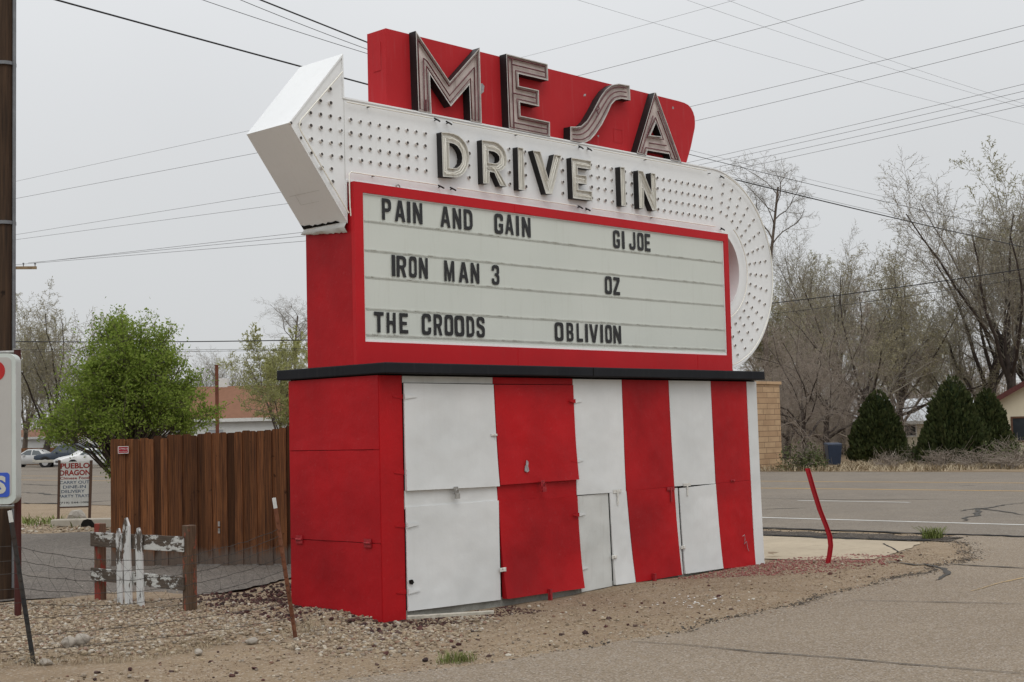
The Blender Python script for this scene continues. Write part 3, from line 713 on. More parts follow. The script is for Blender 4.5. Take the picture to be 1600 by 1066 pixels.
channel(gl['S'], .388, NY0-.0005, 'letter_rim', 'letter_back', [lerp_lines(.2), lerp_lines(.5), lerp_lines(.8), [(3.98, 5.72), (4.02, 5.76), (3.99, 5.80), (4.04, 5.83), (4.02, 5.88)]], 'neon_red', .0085, 'large slanting channel letter S with dark red glass tubes')
ta = [closed(inset(gl['A'][0], .035)), closed(inset(gl['A'][1], -.035)), [(4.85, 5.38), (5.12, 5.9)], [(5.57, 5.38), (5.22, 5.98)], [(5.02, 5.53), (5.38, 5.54)]]
channel(gl['A'], .388, NY0-.0005, 'letter_rim', 'letter_back', ta, 'neon_red', .0085, 'large channel letter A with dark red glass tubes')
dl = [
 ('D', [[(1.245, 5.145), (1.36, 5.155), (1.434, 5.153), (1.505, 5.140), (1.562, 5.112), (1.606, 5.075), (1.638, 5.028), (1.658, 4.975), (1.665, 4.918), (1.658, 4.860), (1.638, 4.804), (1.610, 4.757), (1.570, 4.717), (1.51, 4.682), (1.458, 4.663), (1.251, 4.651)], [(1.357, 5.042), (1.43, 5.039), (1.478, 5.022), (1.518, 4.988), (1.546, 4.945), (1.555, 4.895), (1.546, 4.845), (1.514, 4.803), (1.468, 4.772), (1.41, 4.762), (1.358, 4.762)]]),
 ('R', [[(1.87, 5.141), (2.07, 5.149), (2.14, 5.137), (2.20, 5.106), (2.245, 5.058), (2.268, 5.005), (2.272, 4.95), (2.254, 4.887), (2.205, 4.838), (2.134, 4.812), (2.266, 4.649), (2.149, 4.646), (2.058, 4.789), (1.984, 4.789), (1.975, 4.651), (1.875, 4.645)], [(1.974, 5.032), (2.066, 5.030), (2.118, 5.012), (2.148, 4.982), (2.150, 4.944), (2.125, 4.912), (2.08, 4.896), (1.973, 4.892)]]),
 ('I', [[(2.455, 5.133), (2.553, 5.135), (2.558, 4.638), (2.456, 4.636)]]),
 ('V', [[(2.714, 5.126), (2.843, 5.132), (2.973, 4.815), (3.082, 5.125), (3.216, 5.130), (3.033, 4.642), (2.921, 4.634)]]),
 ('E', [[(3.393, 5.126), (3.757, 5.129), (3.755, 5.020), (3.503, 5.018), (3.503, 4.932), (3.666, 4.935), (3.666, 4.828), (3.506, 4.825), (3.506, 4.748), (3.762, 4.750), (3.760, 4.638), (3.402, 4.632)]]),
 ('I', [[(4.312, 5.122), (4.405, 5.124), (4.410, 4.632), (4.316, 4.630)]]),
 ('N', [[(4.668, 5.118), (4.768, 5.120), (4.930, 4.868), (4.928, 5.115), (5.027, 5.117), (5.027, 4.634), (4.936, 4.632), (4.776, 4.885), (4.770, 4.636), (4.672, 4.634)]])]
cen = {'D': [(1.30, 4.70), (1.30, 5.10), (1.43, 5.10), (1.53, 5.07), (1.595, 4.99), (1.612, 4.91), (1.59, 4.82), (1.53, 4.745), (1.45, 4.71), (1.30, 4.70)], 'R': [(1.925, 4.67), (1.925, 5.09), (2.08, 5.09), (2.17, 5.06), (2.215, 4.99), (2.20, 4.90), (2.12, 4.85), (1.95, 4.84), (2.07, 4.84), (2.20, 4.67)], 'I': [], 'V': [(2.78, 5.10), (2.975, 4.69), (3.15, 5.10)], 'E': [(3.73, 5.075), (3.45, 5.075), (3.45, 4.69), (3.73, 4.69)], 'N': [(4.72, 4.66), (4.72, 5.07), (4.98, 4.69), (4.98, 5.09)]}
seen = 0
for ch, loops in dl:
    if ch == 'I':
        x = loops[0][0][0]+.05; tubes = [[(x-.015, 4.66), (x-.015, 5.10)], [(x+.015, 4.66), (x+.015, 5.10)]]; seen += 1
        lab = 'small pale channel letter I of DRIVE' if seen == 1 else 'small pale channel letter I of IN'
    else:
        c = cen[ch]; tubes = [[(x-.012, z+.006) for x, z in c], [(x+.014, z-.008) for x, z in c]]
        lab = 'small pale channel letter %s with clear glass tubes' % ch
    if ch == 'E': tubes.append([(3.45, 4.885), (3.64, 4.885)])
    channel(loops, .315, AY0-.0005, 'drive_rim', 'drive_back', tubes, 'neon_white', .006, lab, rec=.034, wall=.008)
MB().box(1.262, 1.283, .36, .364, 4.70, 4.79).build('rust_hole', M['dark'], S)

# ---------------------------------------------------------------- black changeable letters
def strokes_glyph(ch):
    """list of polygons (outer, [holes]) in a unit box 0..1 x 0..1"""
    s, t = .30, .20
    def rc(x0, x1, z0, z1): return ([(x0, z0), (x1, z0), (x1, z1), (x0, z1)], [])
    def ring(l, r_, b, tp, sw, st, c=.26):
        c2 = c*.55
        o = [(l+c, b), (r_-c, b), (r_-c*.3, b+c*.16), (r_, b+c*.62), (r_, tp-c*.62), (r_-c*.3, tp-c*.16), (r_-c, tp), (l+c, tp), (l+c*.3, tp-c*.16), (l, tp-c*.62), (l, b+c*.62), (l+c*.3, b+c*.16)]
        l2, r2, b2, t2 = l+sw, r_-sw, b+st*.85, tp-st*.85
        k_ = (r2-l2)*.3
        i = [(l2+k_, b2), (r2-k_, b2), (r2, b2+k_*.5), (r2, t2-k_*.5), (r2-k_, t2), (l2+k_, t2), (l2, t2-k_*.5), (l2, b2+k_*.5)]
        return o, i
    if ch == 'I': return [rc(0, 1, 0, 1)]
    if ch == 'L': return [([(0, 0), (1, 0), (1, .18), (s+.04, .18), (s+.04, 1), (0, 1)], [])]
    if ch == 'T': return [([(.34, 0), (.66, 0), (.66, .82), (1, .82), (1, 1), (0, 1), (0, .82), (.34, .82)], [])]
    if ch == 'H': return [([(0, 0), (s, 0), (s, .42), (1-s, .42), (1-s, 0), (1, 0), (1, 1), (1-s, 1), (1-s, .6), (s, .6), (s, 1), (0, 1)], [])]
    if ch == 'E': return [([(0, 0), (1, 0), (1, .18), (s+.03, .18), (s+.03, .42), (.86, .42), (.86, .58), (s+.03, .58), (s+.03, .82), (1, .82), (1, 1), (0, 1)], [])]
    if ch == 'N': return [([(0, 0), (.27, 0), (.27, .6), (.70, 0), (1, 0), (1, 1), (.73, 1), (.73, .42), (.30, 1), (0, 1)], [])]
    if ch == 'M': return [([(0, 0), (.22, 0), (.22, .62), (.42, 0), (.58, 0), (.78, .62), (.78, 0), (1, 0), (1, 1), (.74, 1), (.5, .36), (.26, 1), (0, 1)], [])]
    if ch == 'V': return [([(.36, 0), (.64, 0), (1, 1), (.72, 1), (.5, .32), (.28, 1), (0, 1)], [])]
    if ch == 'Z': return [([(0, 0), (1, 0), (1, .18), (.40, .18), (1, .80), (1, 1), (.05, 1), (.05, .82), (.62, .82), (0, .20)], [])]
    if ch == 'A': return [([(0, 0), (.27, 0), (.34, .22), (.66, .22), (.73, 0), (1, 0), (.66, 1), (.34, 1)], [[(.395, .38), (.605, .38), (.5, .76)]])]
    if ch == 'O':
        o, i = ring(0, 1, 0, 1, s, t); return [(o, [i])]
    if ch == 'D': return [([(0, 0), (.62, 0), (.85, .06), (1, .22), (1, .78), (.85, .94), (.62, 1), (0, 1)], [[(s, .17), (.58, .17), (.70, .24), (.70, .76), (.58, .83), (s, .83)]])]
    if ch == 'P': return [([(0, 0), (s, 0), (s, .38), (.65, .38), (.9, .45), (1, .58), (1, .82), (.9, .95), (.65, 1), (0, 1)], [[(s, .54), (.58, .54), (.70, .60), (.70, .78), (.58, .84), (s, .84)]])]
    if ch == 'R': return [([(0, 0), (s, 0), (s, .40), (.46, .40), (.70, 0), (1, 0), (.76, .43), (.93, .50), (1, .62), (1, .84), (.9, .95), (.65, 1), (0, 1)], [[(s, .55), (.58, .55), (.70, .60), (.70, .79), (.58, .84), (s, .84)]])]
    if ch == 'B': return [([(0, 0), (.66, 0), (.92, .06), (1, .18), (1, .40), (.86, .51), (.97, .62), (.97, .84), (.88, .95), (.64, 1), (0, 1)], [[(s, .16), (.58, .16), (.69, .21), (.69, .37), (.58, .42), (s, .42)], [(s, .58), (.56, .58), (.67, .63), (.67, .79), (.56, .84), (s, .84)]])]
    if ch == 'G': return [([(.28, 0), (.72, 0), (.92, .05), (1, .16), (1, .52), (.52, .52), (.52, .36), (.70, .36), (.70, .20), (.62, .17), (.38, .17), (.30, .24), (.30, .76), (.38, .83), (.62, .83), (.70, .77), (.70, .66), (1, .66), (1, .84), (.92, .95), (.72, 1), (.28, 1), (.08, .95), (0, .84), (0, .16), (.08, .05)], [])]
    if ch == 'C': return [([(.28, 0), (.72, 0), (.92, .05), (1, .16), (1, .36), (.70, .36), (.70, .22), (.62, .17), (.38, .17), (.30, .24), (.30, .76), (.38, .83), (.62, .83), (.70, .78), (.70, .64), (1, .64), (1, .84), (.92, .95), (.72, 1), (.28, 1), (.08, .95), (0, .84), (0, .16), (.08, .05)], [])]
    if ch == 'J': return [([(.26, 0), (.70, 0), (.90, .05), (1, .18), (1, 1), (.68, 1), (.68, .22), (.60, .17), (.38, .17), (.30, .23), (.30, .34), (0, .34), (0, .16), (.07, .05)], [])]
    if ch == 'S': return [([(.28, 0), (.74, 0), (.93, .06), (1, .18), (1, .42), (.88, .54), (.36, .66), (.30, .72), (.30, .79), (.38, .84), (.62, .84), (.70, .79), (.70, .70), (.98, .70), (.98, .85), (.90, .95), (.72, 1), (.28, 1), (.09, .95), (.01, .84), (.01, .64), (.12, .52), (.64, .39), (.70, .33), (.70, .22), (.62, .16), (.38, .16), (.30, .22), (.30, .32), (0, .32), (0, .16), (.08, .05)], [])]
    if ch == '3': return [([(.28, 0), (.72, 0), (.93, .06), (1, .18), (1, .42), (.87, .515), (.98, .62), (.98, .84), (.90, .95), (.72, 1), (.28, 1), (.09, .95), (.01, .84), (.01, .70), (.30, .70), (.30, .79), (.38, .84), (.60, .84), (.68, .79), (.68, .64), (.60, .59), (.40, .59), (.40, .44), (.60, .44), (.70, .38), (.70, .22), (.62, .16), (.38, .16), (.30, .22), (.30, .31), (0, .31), (0, .16), (.08, .05)], [])]
    raise ValueError(ch)
ROWS = [
 ([('P', .36, .486), ('A', .537, .684), ('I', .713, .759), ('N', .8, .933)], 'PAIN', 4.094, 4.322),
 ([('A', 1.2, 1.349), ('N', 1.388, 1.517), ('D', 1.558, 1.692)], 'AND', 4.090, 4.320),
 ([('G', 2.04, 2.18), ('A', 2.213, 2.352), ('I', 2.399, 2.439), ('N', 2.496, 2.639)], 'GAIN', 4.092, 4.324),
 ([('G', 4.135, 4.263), ('I', 4.31, 4.354)], 'GI', 4.088, 4.312), ([('J', 4.452, 4.572), ('O', 4.612, 4.734), ('E', 4.762, 4.872)], 'JOE', 4.090, 4.316),
 ([('I', .484, .525), ('R', .549, .685), ('O', .725, .834), ('N', .869, .995)], 'IRON', 3.504, 3.730),
 ([('M', 1.242, 1.393), ('A', 1.46, 1.608), ('N', 1.646, 1.778)], 'MAN', 3.500, 3.728), ([('3', 1.978, 2.098)], '3', 3.504, 3.728),
 ([('O', 3.952, 4.082), ('Z', 4.113, 4.237)], 'OZ', 3.500, 3.722),
 ([('T', .221, .353), ('H', .394, .519), ('E', .576, .695)], 'THE', 2.902, 3.118),
 ([('C', .893, 1.027), ('R', 1.069, 1.193), ('O', 1.229, 1.356), ('O', 1.38, 1.527), ('D', 1.564, 1.682), ('S', 1.719, 1.845)], 'CROODS', 2.900, 3.128),
 ([('O', 3.012, 3.164), ('B', 3.225, 3.343), ('L', 3.405, 3.514), ('I', 3.562, 3.606), ('V', 3.636, 3.8), ('I', 3.841, 3.886), ('O', 3.935, 4.057), ('N', 4.088, 4.235)], 'OBLIVION', 2.896, 3.118)]
ORD = ['first', 'second', 'third', 'fourth', 'fifth', 'sixth', 'seventh', 'eighth']
rnd = random.Random(11)
for letters, word, z0, z1 in ROWS:
    for i, (ch, x0, x1) in enumerate(letters):
        if ch == 'I': x0, x1 = (x0+x1)/2-.024, (x0+x1)/2+.024
        mb = MB(); tilt = rnd.uniform(-.012, .012); dz = rnd.uniform(-.003, .003)
        for o_, hs in strokes_glyph(ch):
            mp = lambda P: [((x0+u*(x1-x0))+tilt*(v-.0)*.2, z0+dz+v*(z1-z0)) for u, v in P]
            mb.prism([mp(o_)]+[mp(h) for h in hs], BY-.0125, BY-.0095)
        o = mb.build('marquee_letter', M['letter_black'], None, origin=((x0+x1)/2, BY-.011, z0))
        lab = 'black changeable numeral 3 after the word MAN on the white board' if ch == '3' else 'black changeable letter %s, %s letter of the word %s on the white board' % (ch, ORD[i], word)
        tag(o, lab, 'letter', 'black letters on the marquee board')

# ---------------------------------------------------------------- stones, gravel, grass
def ico():
    p = (1+5**.5)/2
    V = np.array([(-1,p,0),(1,p,0),(-1,-p,0),(1,-p,0),(0,-1,p),(0,1,p),(0,-1,-p),(0,1,-p),(p,0,-1),(p,0,1),(-p,0,-1),(-p,0,1)], float)
    F = [(0,11,5),(0,5,1),(0,1,7),(0,7,10),(0,10,11),(1,5,9),(5,11,4),(11,10,2),(10,7,6),(7,1,8),(3,9,4),(3,4,2),(3,2,6),(3,6,8),(3,8,9),(4,9,5),(2,4,11),(6,2,10),(8,6,7),(9,8,1)]
    V /= np.linalg.norm(V, axis=1)[:, None]
    return V, F
def subdiv(V, F):
    V = [tuple(v) for v in V]; c = {}; out = []
    def md(a, b):
        q = (min(a, b), max(a, b))
        if q not in c:
            m = np.add(V[a], V[b]); m = m/np.linalg.norm(m); c[q] = len(V); V.append(tuple(m))
        return c[q]
    for a, b, d in F:
        x, y, z = md(a, b), md(b, d), md(d, a); out += [(a, x, z), (b, y, x), (d, z, y), (x, y, z)]
    return np.array(V), out
I0 = ico(); I1 = subdiv(*I0)
def in_poly(x, y, P):
    c = False; j = len(P)-1
    for i in range(len(P)):
        if (P[i][1] > y) != (P[j][1] > y) and x < (P[j][0]-P[i][0])*(y-P[i][1])/(P[j][1]-P[i][1])+P[i][0]: c = not c
        j = i
    return c
def stones(name, pts, smin, smax, mat, seed, tmpl=I1, jag=.18, flat=(.45, .8), label=None):
    rs = np.random.RandomState(seed); V0, F0 = np.array(tmpl[0]), np.array(tmpl[1]); n = len(pts); m = len(V0)
    sz = smin*(smax/smin)**(rs.rand(n)**1.4)/2
    sc = np.stack([sz*rs.uniform(.8, 1.25, n), sz*rs.uniform(.65, 1., n), sz*rs.uniform(*flat, n)], 1)
    V = V0[None]*(1+jag*rs.randn(n, m, 1)*.8)*sc[:, None, :]
    a, b = rs.rand(n)*6.28, rs.uniform(-.45, .45, n)
    ca, sa, cb, sb = np.cos(a)[:, None], np.sin(a)[:, None], np.cos(b)[:, None], np.sin(b)[:, None]
    x, y, z = V[..., 0], V[..., 1], V[..., 2]
    y, z = y*cb-z*sb, y*sb+z*cb
    x, y = x*ca-y*sa, x*sa+y*ca
    P = np.array([(p[0], p[1], gh(p[0], p[1])) for p in pts])
    z = z+sc[:, 2:3]*rs.uniform(.2, .8, (n, 1))
    W = np.stack([x, y, z], 2)+P[:, None, :]
    F = (F0[None]+(np.arange(n)*m)[:, None, None]).reshape(-1, 3)
    return tag(mesh_np(name, W.reshape(-1, 3), F, mat, smooth=False), kind='stuff')
def scatter(n, P, seed, fall=None):
    rs = random.Random(seed); xs_, ys_ = [p[0] for p in P], [p[1] for p in P]; out = []
    tries = 0
    while len(out) < n and tries < n*60:
        tries += 1
        x, y = rs.uniform(min(xs_), max(xs_)), rs.uniform(min(ys_), max(ys_))
        if not in_poly(x+.12*noise.noise((x*3, y*3, seed)), y+.12*noise.noise((x*3, y*3, seed+4)), P): continue
        if fall and rs.random() > fall(x, y): continue
        if 0 < x < LX and 0 < y < DY: continue
        out.append((x, y))
    return out
M['pebble'] = island('pebble', [(.13, .095, .062), (.32, .25, .17), (.42, .345, .245), (.17, .12, .08), (.37, .30, .215), (.50, .44, .35), (.20, .11, .075), (.38, .295, .195), (.22, .18, .14), (.54, .50, .43)], .75, 40)
M['lava'] = island('lava', [(.05, .024, .023), (.095, .038, .034), (.032, .025, .025), (.13, .055, .047), (.07, .045, .04), (.12, .078, .065)], .9, 60, bstr=.6)
stones('lava_grit', scatter(2600, [(.2, 2.6), (-.25, 1.6), (-.4, .3), (-.55, -.7), (.3, -.62), (1.6, -.75), (1.8, -.1), (.5, -.03), (-.02, -.03), (-.02, 1.5), (.5, 2.2)], 12, lambda x, y: .3+.7*smooth01(.6+noise.noise((x*2, y*2, 3)))), .008, .03, M['lava'], 12, tmpl=I0)
M['red_gravel'] = island('red_gravel', [(.26, .085, .075), (.20, .07, .065), (.33, .14, .12), (.24, .17, .14)], .85, 60)
G1 = [(-6.5, .95), (-4.4, .58), (-3.6, .22), (-3.0, -.26), (-2.1, -.12), (-1.7, -.45), (-1.95, -1.5), (-1.75, -2.05), (-1.1, -2.15), (-.55, -1.75), (.15, -1.35), (.75, -.95), (1.0, -.35), (.55, -.05), (-.02, -.03), (-.02, 1.5), (-.2, 2.1), (-.5, 2.9), (-.75, 3.7), (-1.5, 4.5), (-3.2, 4.9), (-6.5, 4.9)]
def fall1(x, y):
    d = 1.
    if y < -.4: d *= .75*smooth01((y+2.5)/1.5)+.1
    if x > -1.2 and y > .3: d *= .6
    if y > 3.6: d *= .5
    return d*(.55+.6*noise.noise((x*1.6, y*1.6, 9))+.25)
stones('pebble_gravel', scatter(19000, G1, 1, fall1), .016, .050, M['pebble'], 1)
LV = [(2.2, 4.1), (.9, 3.5), (-.1, 3.3), (-.75, 2.5), (-1.05, 1.2), (-1.0, .2), (-.75, -.9), (.2, -.75), (.9, -.6), (.6, -.04), (-.02, -.03), (-.02, 1.5), (1.4, 1.6), (2.6, 3)]
stones('lava_rock', scatter(1250, LV, 2, lambda x, y: .35+.65*smooth01(.5+1.2*noise.noise((x*1.8, y*1.8, 2)))), .014, .058, M['lava'], 2, jag=.24, flat=(.5, .95))
D1 = [(-6, -.2), (-3, -.6), (-1, -.3), (1, -.2), (7, -.15), (10, -.6), (8.6, -1.7), (6.8, -2.15), (2.5, -2.7), (-.4, -2.8), (-2.8, -2.35), (-6, -2.1)]
stones('scattered_pebbles', scatter(1500, D1, 3, lambda x, y: (.9 if x < 1.5 else .35)*(.3+.7*smooth01(.5+noise.noise((x*1.2, y*1.2, 5))))), .012, .05, M['pebble'], 3, tmpl=I0)
stones('scattered_lava_rock', scatter(190, D1, 4, lambda x, y: 1 if x < 2.2 else .35), .015, .055, M['lava'], 4, jag=.3)
stones('red_gravel', scatter(2600, [(6.2, -.05), (7.0, .2), (8.4, -.2), (8.6, -1.0), (7.2, -1.6), (5.6, -1.1), (4.6, -.1)], 5, lambda x, y: smooth01(1.2-abs(y+.5))), .012, .04, M['red_gravel'], 5, tmpl=I0)
M['grit'] = island('grit', [(.30, .22, .145), (.22, .16, .11), (.38, .30, .22), (.26, .19, .13), (.17, .125, .09)], .9, 40)
stones('fine_grit', scatter(9000, D1, 16, lambda x, y: .35+.65*smooth01(.5+1.3*noise.noise((x*.9, y*3, 15)))), .006, .024, M['grit'], 16, tmpl=I0)
stones('fine_grit', scatter(4200, [(-6, -2.0), (-2.6, -2.3), (2.5, -2.65), (7, -2.1), (9.2, -1.5), (10.6, -.7), (11.4, .2), (11.3, -.9), (9, -2.2), (6.8, -2.65), (2.5, -3.15), (-2.6, -2.75), (-6, -2.6)], 6), .008, .026, M['pebble'], 6, tmpl=I0)
M['asphalt_bits'] = island('asphalt_bits', [(.07, .062, .055), (.14, .115, .09), (.05, .045, .042), (.20, .16, .12), (.10, .085, .07)], .9, 50)
EDGE = [(x, y) for x, y in edge if -2.6 < x < 12]
rs_ = random.Random(44); cb_ = []
for _ in range(1700): cb_.append((rs_.uniform(10.7, 12.1), rs_.uniform(-.3, 5.5)))
for _ in range(5200):
    x, y = rs_.choice(EDGE); q = smooth01((x+1.5)/5)*(.25+.75*smooth01(.5+1.6*noise.noise((x*1.3, 2.2, 8))))
    if rs_.random() < q+.06: cb_.append((x+rs_.gauss(0, .07), y+rs_.gauss(.01, .05+.05*max(0, x-6)*.3)))
stones('asphalt_bits', cb_, .008, .034, M['asphalt_bits'], 45, tmpl=I0)
stones('verge_pebbles', scatter(2600, [(-3, 5.6), (-1.2, 4.9), (.2, 3.6), (2, 4.3), (2, 7), (-3, 8)], 7, lambda x, y: .3), .01, .035, M['pebble'], 7, tmpl=I0)
stones('verge_pebbles', scatter(1600, [(4.6, 16.9), (6.2, 15.8), (8.2, 17.4), (7.0, 20.2), (4.6, 20.6), (2, 22), (1, 21)], 8), .03, .10, M['pebble'], 8, tmpl=I0)
# larger single stones by the wire fence
M['rock'] = plain('rock', (.33, .295, .25), .85, .2, .25, 9, bstr=.5, bscale=14)
def rock(loc, sx, sy, sz, seed, label, cat='stone', mat=None, group=None):
    rs = np.random.RandomState(seed); V, F = I1; V = np.array(V); V = V*(1+.13*rs.randn(len(V), 1))*np.array([sx, sy, sz])
    o = mesh_np('stone', V, np.array(F), mat or M['rock'], smooth=False); o.location = loc; o.rotation_euler = (0, 0, rs.rand()*6); b = o.modifiers.new('bevel', 'BEVEL'); b.width = .01; b.segments = 1
    return tag(o, label, cat, group)
def on_g(px, py): p = gp(px, py); return Vector((p.x, p.y, gh(p.x, p.y)))
rock(on_g(128, 1018)+Vector((0, 0, .05)), .085, .07, .06, 1, 'pale block of broken concrete right of the black fence post')
rock(on_g(108, 1022)+Vector((0, 0, .05)), .06, .07, .055, 2, 'darker grey stone leaning on the pale concrete block')
rock(on_g(72, 1040)+Vector((0, 0, .02)), .07, .05, .035, 3, 'small grey stone at the foot of the black fence post')
rock(on_g(393, 1007)+Vector((0, 0, .03)), .065, .04, .03, 4, 'flat white stone on the bank near the rusty post')
rock(on_g(310, 1024)+Vector((0, 0, .03)), .04, .04, .03, 5, 'round tan stone on the dirt below the bank')
rock(on_g(120, 818)+Vector((0, 0, .1)), .28, .2, .22, 6, 'large tan boulder at the culvert behind the restaurant sign')
# loose plank in front of the doors
M['plank'] = wood_mat('plank', (.50, .47, .40), (.38, .35, .29), (3, 30, 30), False)
a, b = gp(637, 972), gp(772, 967)
pl = MB(); dv = (b-a).normalized(); nrm = Vector((-dv.y, dv.x, 0))
pl.add([a+nrm*.05+Vector((0, 0, .03)), a-nrm*.045+Vector((0, 0, .03)), b-nrm*.02+Vector((0, 0, .05)), b+nrm*.05+Vector((0, 0, .05)), a+nrm*.05+Vector((0, 0, .058)), a-nrm*.045+Vector((0, 0, .055)), b-nrm*.02+Vector((0, 0, .075)), b+nrm*.05+Vector((0, 0, .078))], [(0,3,2,1),(4,5,6,7),(0,1,5,4),(1,2,6,5),(2,3,7,6),(3,0,4,7)])
tag(pl.build('plank', M['plank'], None, origin=tuple(a)), 'loose weathered plank lying on the gravel below the white door', 'plank')
# paint flakes
M['flake'] = plain('flake', (.75, .75, .74), .6, .3, .1)
rs = random.Random(8); fl = MB()
for _ in range(70):
    px, py = rs.gauss(1090, 45), rs.gauss(942, 5); c = on_g(px, py); s_ = rs.uniform(.01, .035)
    fl.add([(c.x+s_*rs.uniform(-1, 1), c.y+s_*rs.uniform(-1, 1), c.z+.006+rs.random()*.01) for _ in range(4)], [(0, 1, 2, 3)])
for _ in range(40):
    c = on_g(rs.uniform(640, 1180), rs.uniform(925, 985)); s_ = rs.uniform(.006, .02)
    if c.y > -.1: continue
    fl.add([(c.x+s_*rs.uniform(-1, 1), c.y+s_*rs.uniform(-1, 1), c.z+.006) for _ in range(4)], [(0, 1, 2, 3)])
tag(fl.build('paint_flakes', M['flake']), kind='stuff')
# grass blades
def blades(name, pts, hmin, hmax, w, mat, seed, lean=.5, per=1, parent=None, origin=None):
    rs = np.random.RandomState(seed); V = []; F = []
    for p in pts:
        for _ in range(per):
            x, y, z = p[0]+rs.randn()*.02*(per > 1), p[1]+rs.randn()*.02*(per > 1), (p[2] if len(p) > 2 else gh(p[0], p[1]))
            h = rs.uniform(hmin, hmax); a = rs.rand()*6.28; l = h*lean*rs.uniform(.3, 1.3); ww = w*rs.uniform(.6, 1.2)
            dx, dy = math.cos(a), math.sin(a); o = len(V)
            V += [(x-dy*ww, y+dx*ww, z), (x+dy*ww, y-dx*ww, z), (x+dx*l*.45+dy*ww*.7, y+dy*l*.45-dx*ww*.7, z+h*.6), (x+dx*l*.45-dy*ww*.7, y+dy*l*.45+dx*ww*.7, z+h*.6), (x+dx*l, y+dy*l, z+h*.92), (x+dx*l*1.02, y+dy*l*1.02, z+h*.9)]
            F += [(o, o+1, o+2, o+3), (o+3, o+2, o+5, o+4)]
    return mesh_np(name, V, F, mat, parent=parent, origin=origin)
M['grass_green'] = island('grass_green', [(.14, .18, .04), (.20, .23, .07), (.10, .13, .03), (.28, .26, .11)], .6, 30, bstr=0)
M['grass_dry'] = island('grass_dry', [(.36, .29, .19), (.27, .21, .13), (.44, .37, .26), (.22, .17, .11)], .8, 30, bstr=0)
def tuft(px, py, r_, n, hmin, hmax, seed, label, w=.004):
    c = on_g(px, py); rs = random.Random(seed); P = []
    for _ in range(n):
        a = rs.random()*6.28; q = r_*rs.random()**.7; x, y = c.x+q*math.cos(a), c.y+q*.7*math.sin(a); P.append((x, y, gh(x, y)))
    tag(blades('grass_tuft', P, hmin, hmax, w, M['grass_green'], seed, .8, origin=tuple(c)), label, 'grass tuft')
tuft(713, 1034, .19, 260, .04, .10, 1, 'green grass tuft growing at the asphalt edge below the white door', .003)
tuft(1457, 842, .20, 260, .08, .22, 2, 'green weed clump growing at the broken road shoulder on the right', .008)
rs = random.Random(4); P = []
for _ in range(900):
    t = rs.random(); i = int(t*5); q = t*5-i; A, B_ = BERM[i+1], BERM[i+2]
    x, y = A[0]+(B_[0]-A[0])*q+rs.gauss(0, .05), A[1]+(B_[1]-A[1])*q+rs.gauss(-.03, .06)
    if noise.noise((x*2.2, y*2.2, 31)) > -.12: P.append((x, y))
tag(blades('dry_grass', P, .03, .13, .002, M['grass_dry'], 5, 1.4), kind='stuff')
P = [(p.x, p.y) for p in (gp(rs.uniform(35, 130), rs.gauss(818, 3)) for _ in range(300))]
tag(blades('verge_grass', P, .05, .2, .015, M['grass_green'], 6, .8), kind='stuff')

# ---------------------------------------------------------------- wooden privacy fence
M['fence_wood'] = wood_mat('fence_wood', (.155, .062, .023), (.042, .018, .010), (34, 34, .9), True, .8, (.125, .105, .088))
A = Vector((1.62, 7.92, 0)); B2 = Vector((3.09, 5.58, 0)); fd = (B2-A).normalized(); fn = Vector((fd.y, -fd.x, 0))
if fn.dot(CAM-A) < 0: fn = -fn
F_ = thing('wooden_fence', tuple(A), 'brown wooden board fence running behind the left end of the marquee sign', 'fence')
rs = random.Random(2); x = 0; mb = MB(); FL = 4.6; odd = 0
while x < FL:
    wv = rs.uniform(.100, .122); odd = 1-odd; ov = .014 if odd else 0; h = 1.86+.13*min(1, x/2.75)+rs.uniform(-.028, .018); off = rs.uniform(-.003, .004)-(.021 if odd else 0)
    c = .022; bot = .015+rs.uniform(0, .03)
    prof = [(x+.002-ov, bot), (x+wv-.002+ov, bot), (x+wv-.002+ov, h-c), (x+wv-.002+ov-c, h), (x+.002-ov+c, h), (x+.002-ov, h-c)]
    P0 = [A+fd*u+fn*(.02+off)+Vector((0, 0, z)) for u, z in prof]; P1 = [p-fn*.018 for p in P0]
    mb.add(P0+P1, [(0, 1, 2, 3, 4, 5), (11, 10, 9, 8, 7, 6)]+[(i, 6+i, 6+(i+1) % 6, (i+1) % 6) for i in range(6)])
    x += wv
mb.build('board_panel', M['fence_wood'], F_)
for z in (.4, 1.1, 1.65): MB().beam(A-fn*.045+Vector((0, 0, z)), A+fd*FL-fn*.045+Vector((0, 0, z)), .035, .09).build('rail', M['fence_wood'], F_)
for u in (.05, 2.3, 4.4): MB().beam(A+fd*u-fn*.12, A+fd*u-fn*.12+Vector((0, 0, 1.8)), .09, .09).build('post', M['fence_wood'], F_)
lt = MB()
for z in (.62, .52): lt.beam(A+fd*1.70+fn*.042+Vector((0, 0, z-.035)), A+fd*1.70+fn*.042+Vector((0, 0, z+.035)), .03, .006, fn)
lt.build('latch', M['steel'], F_)
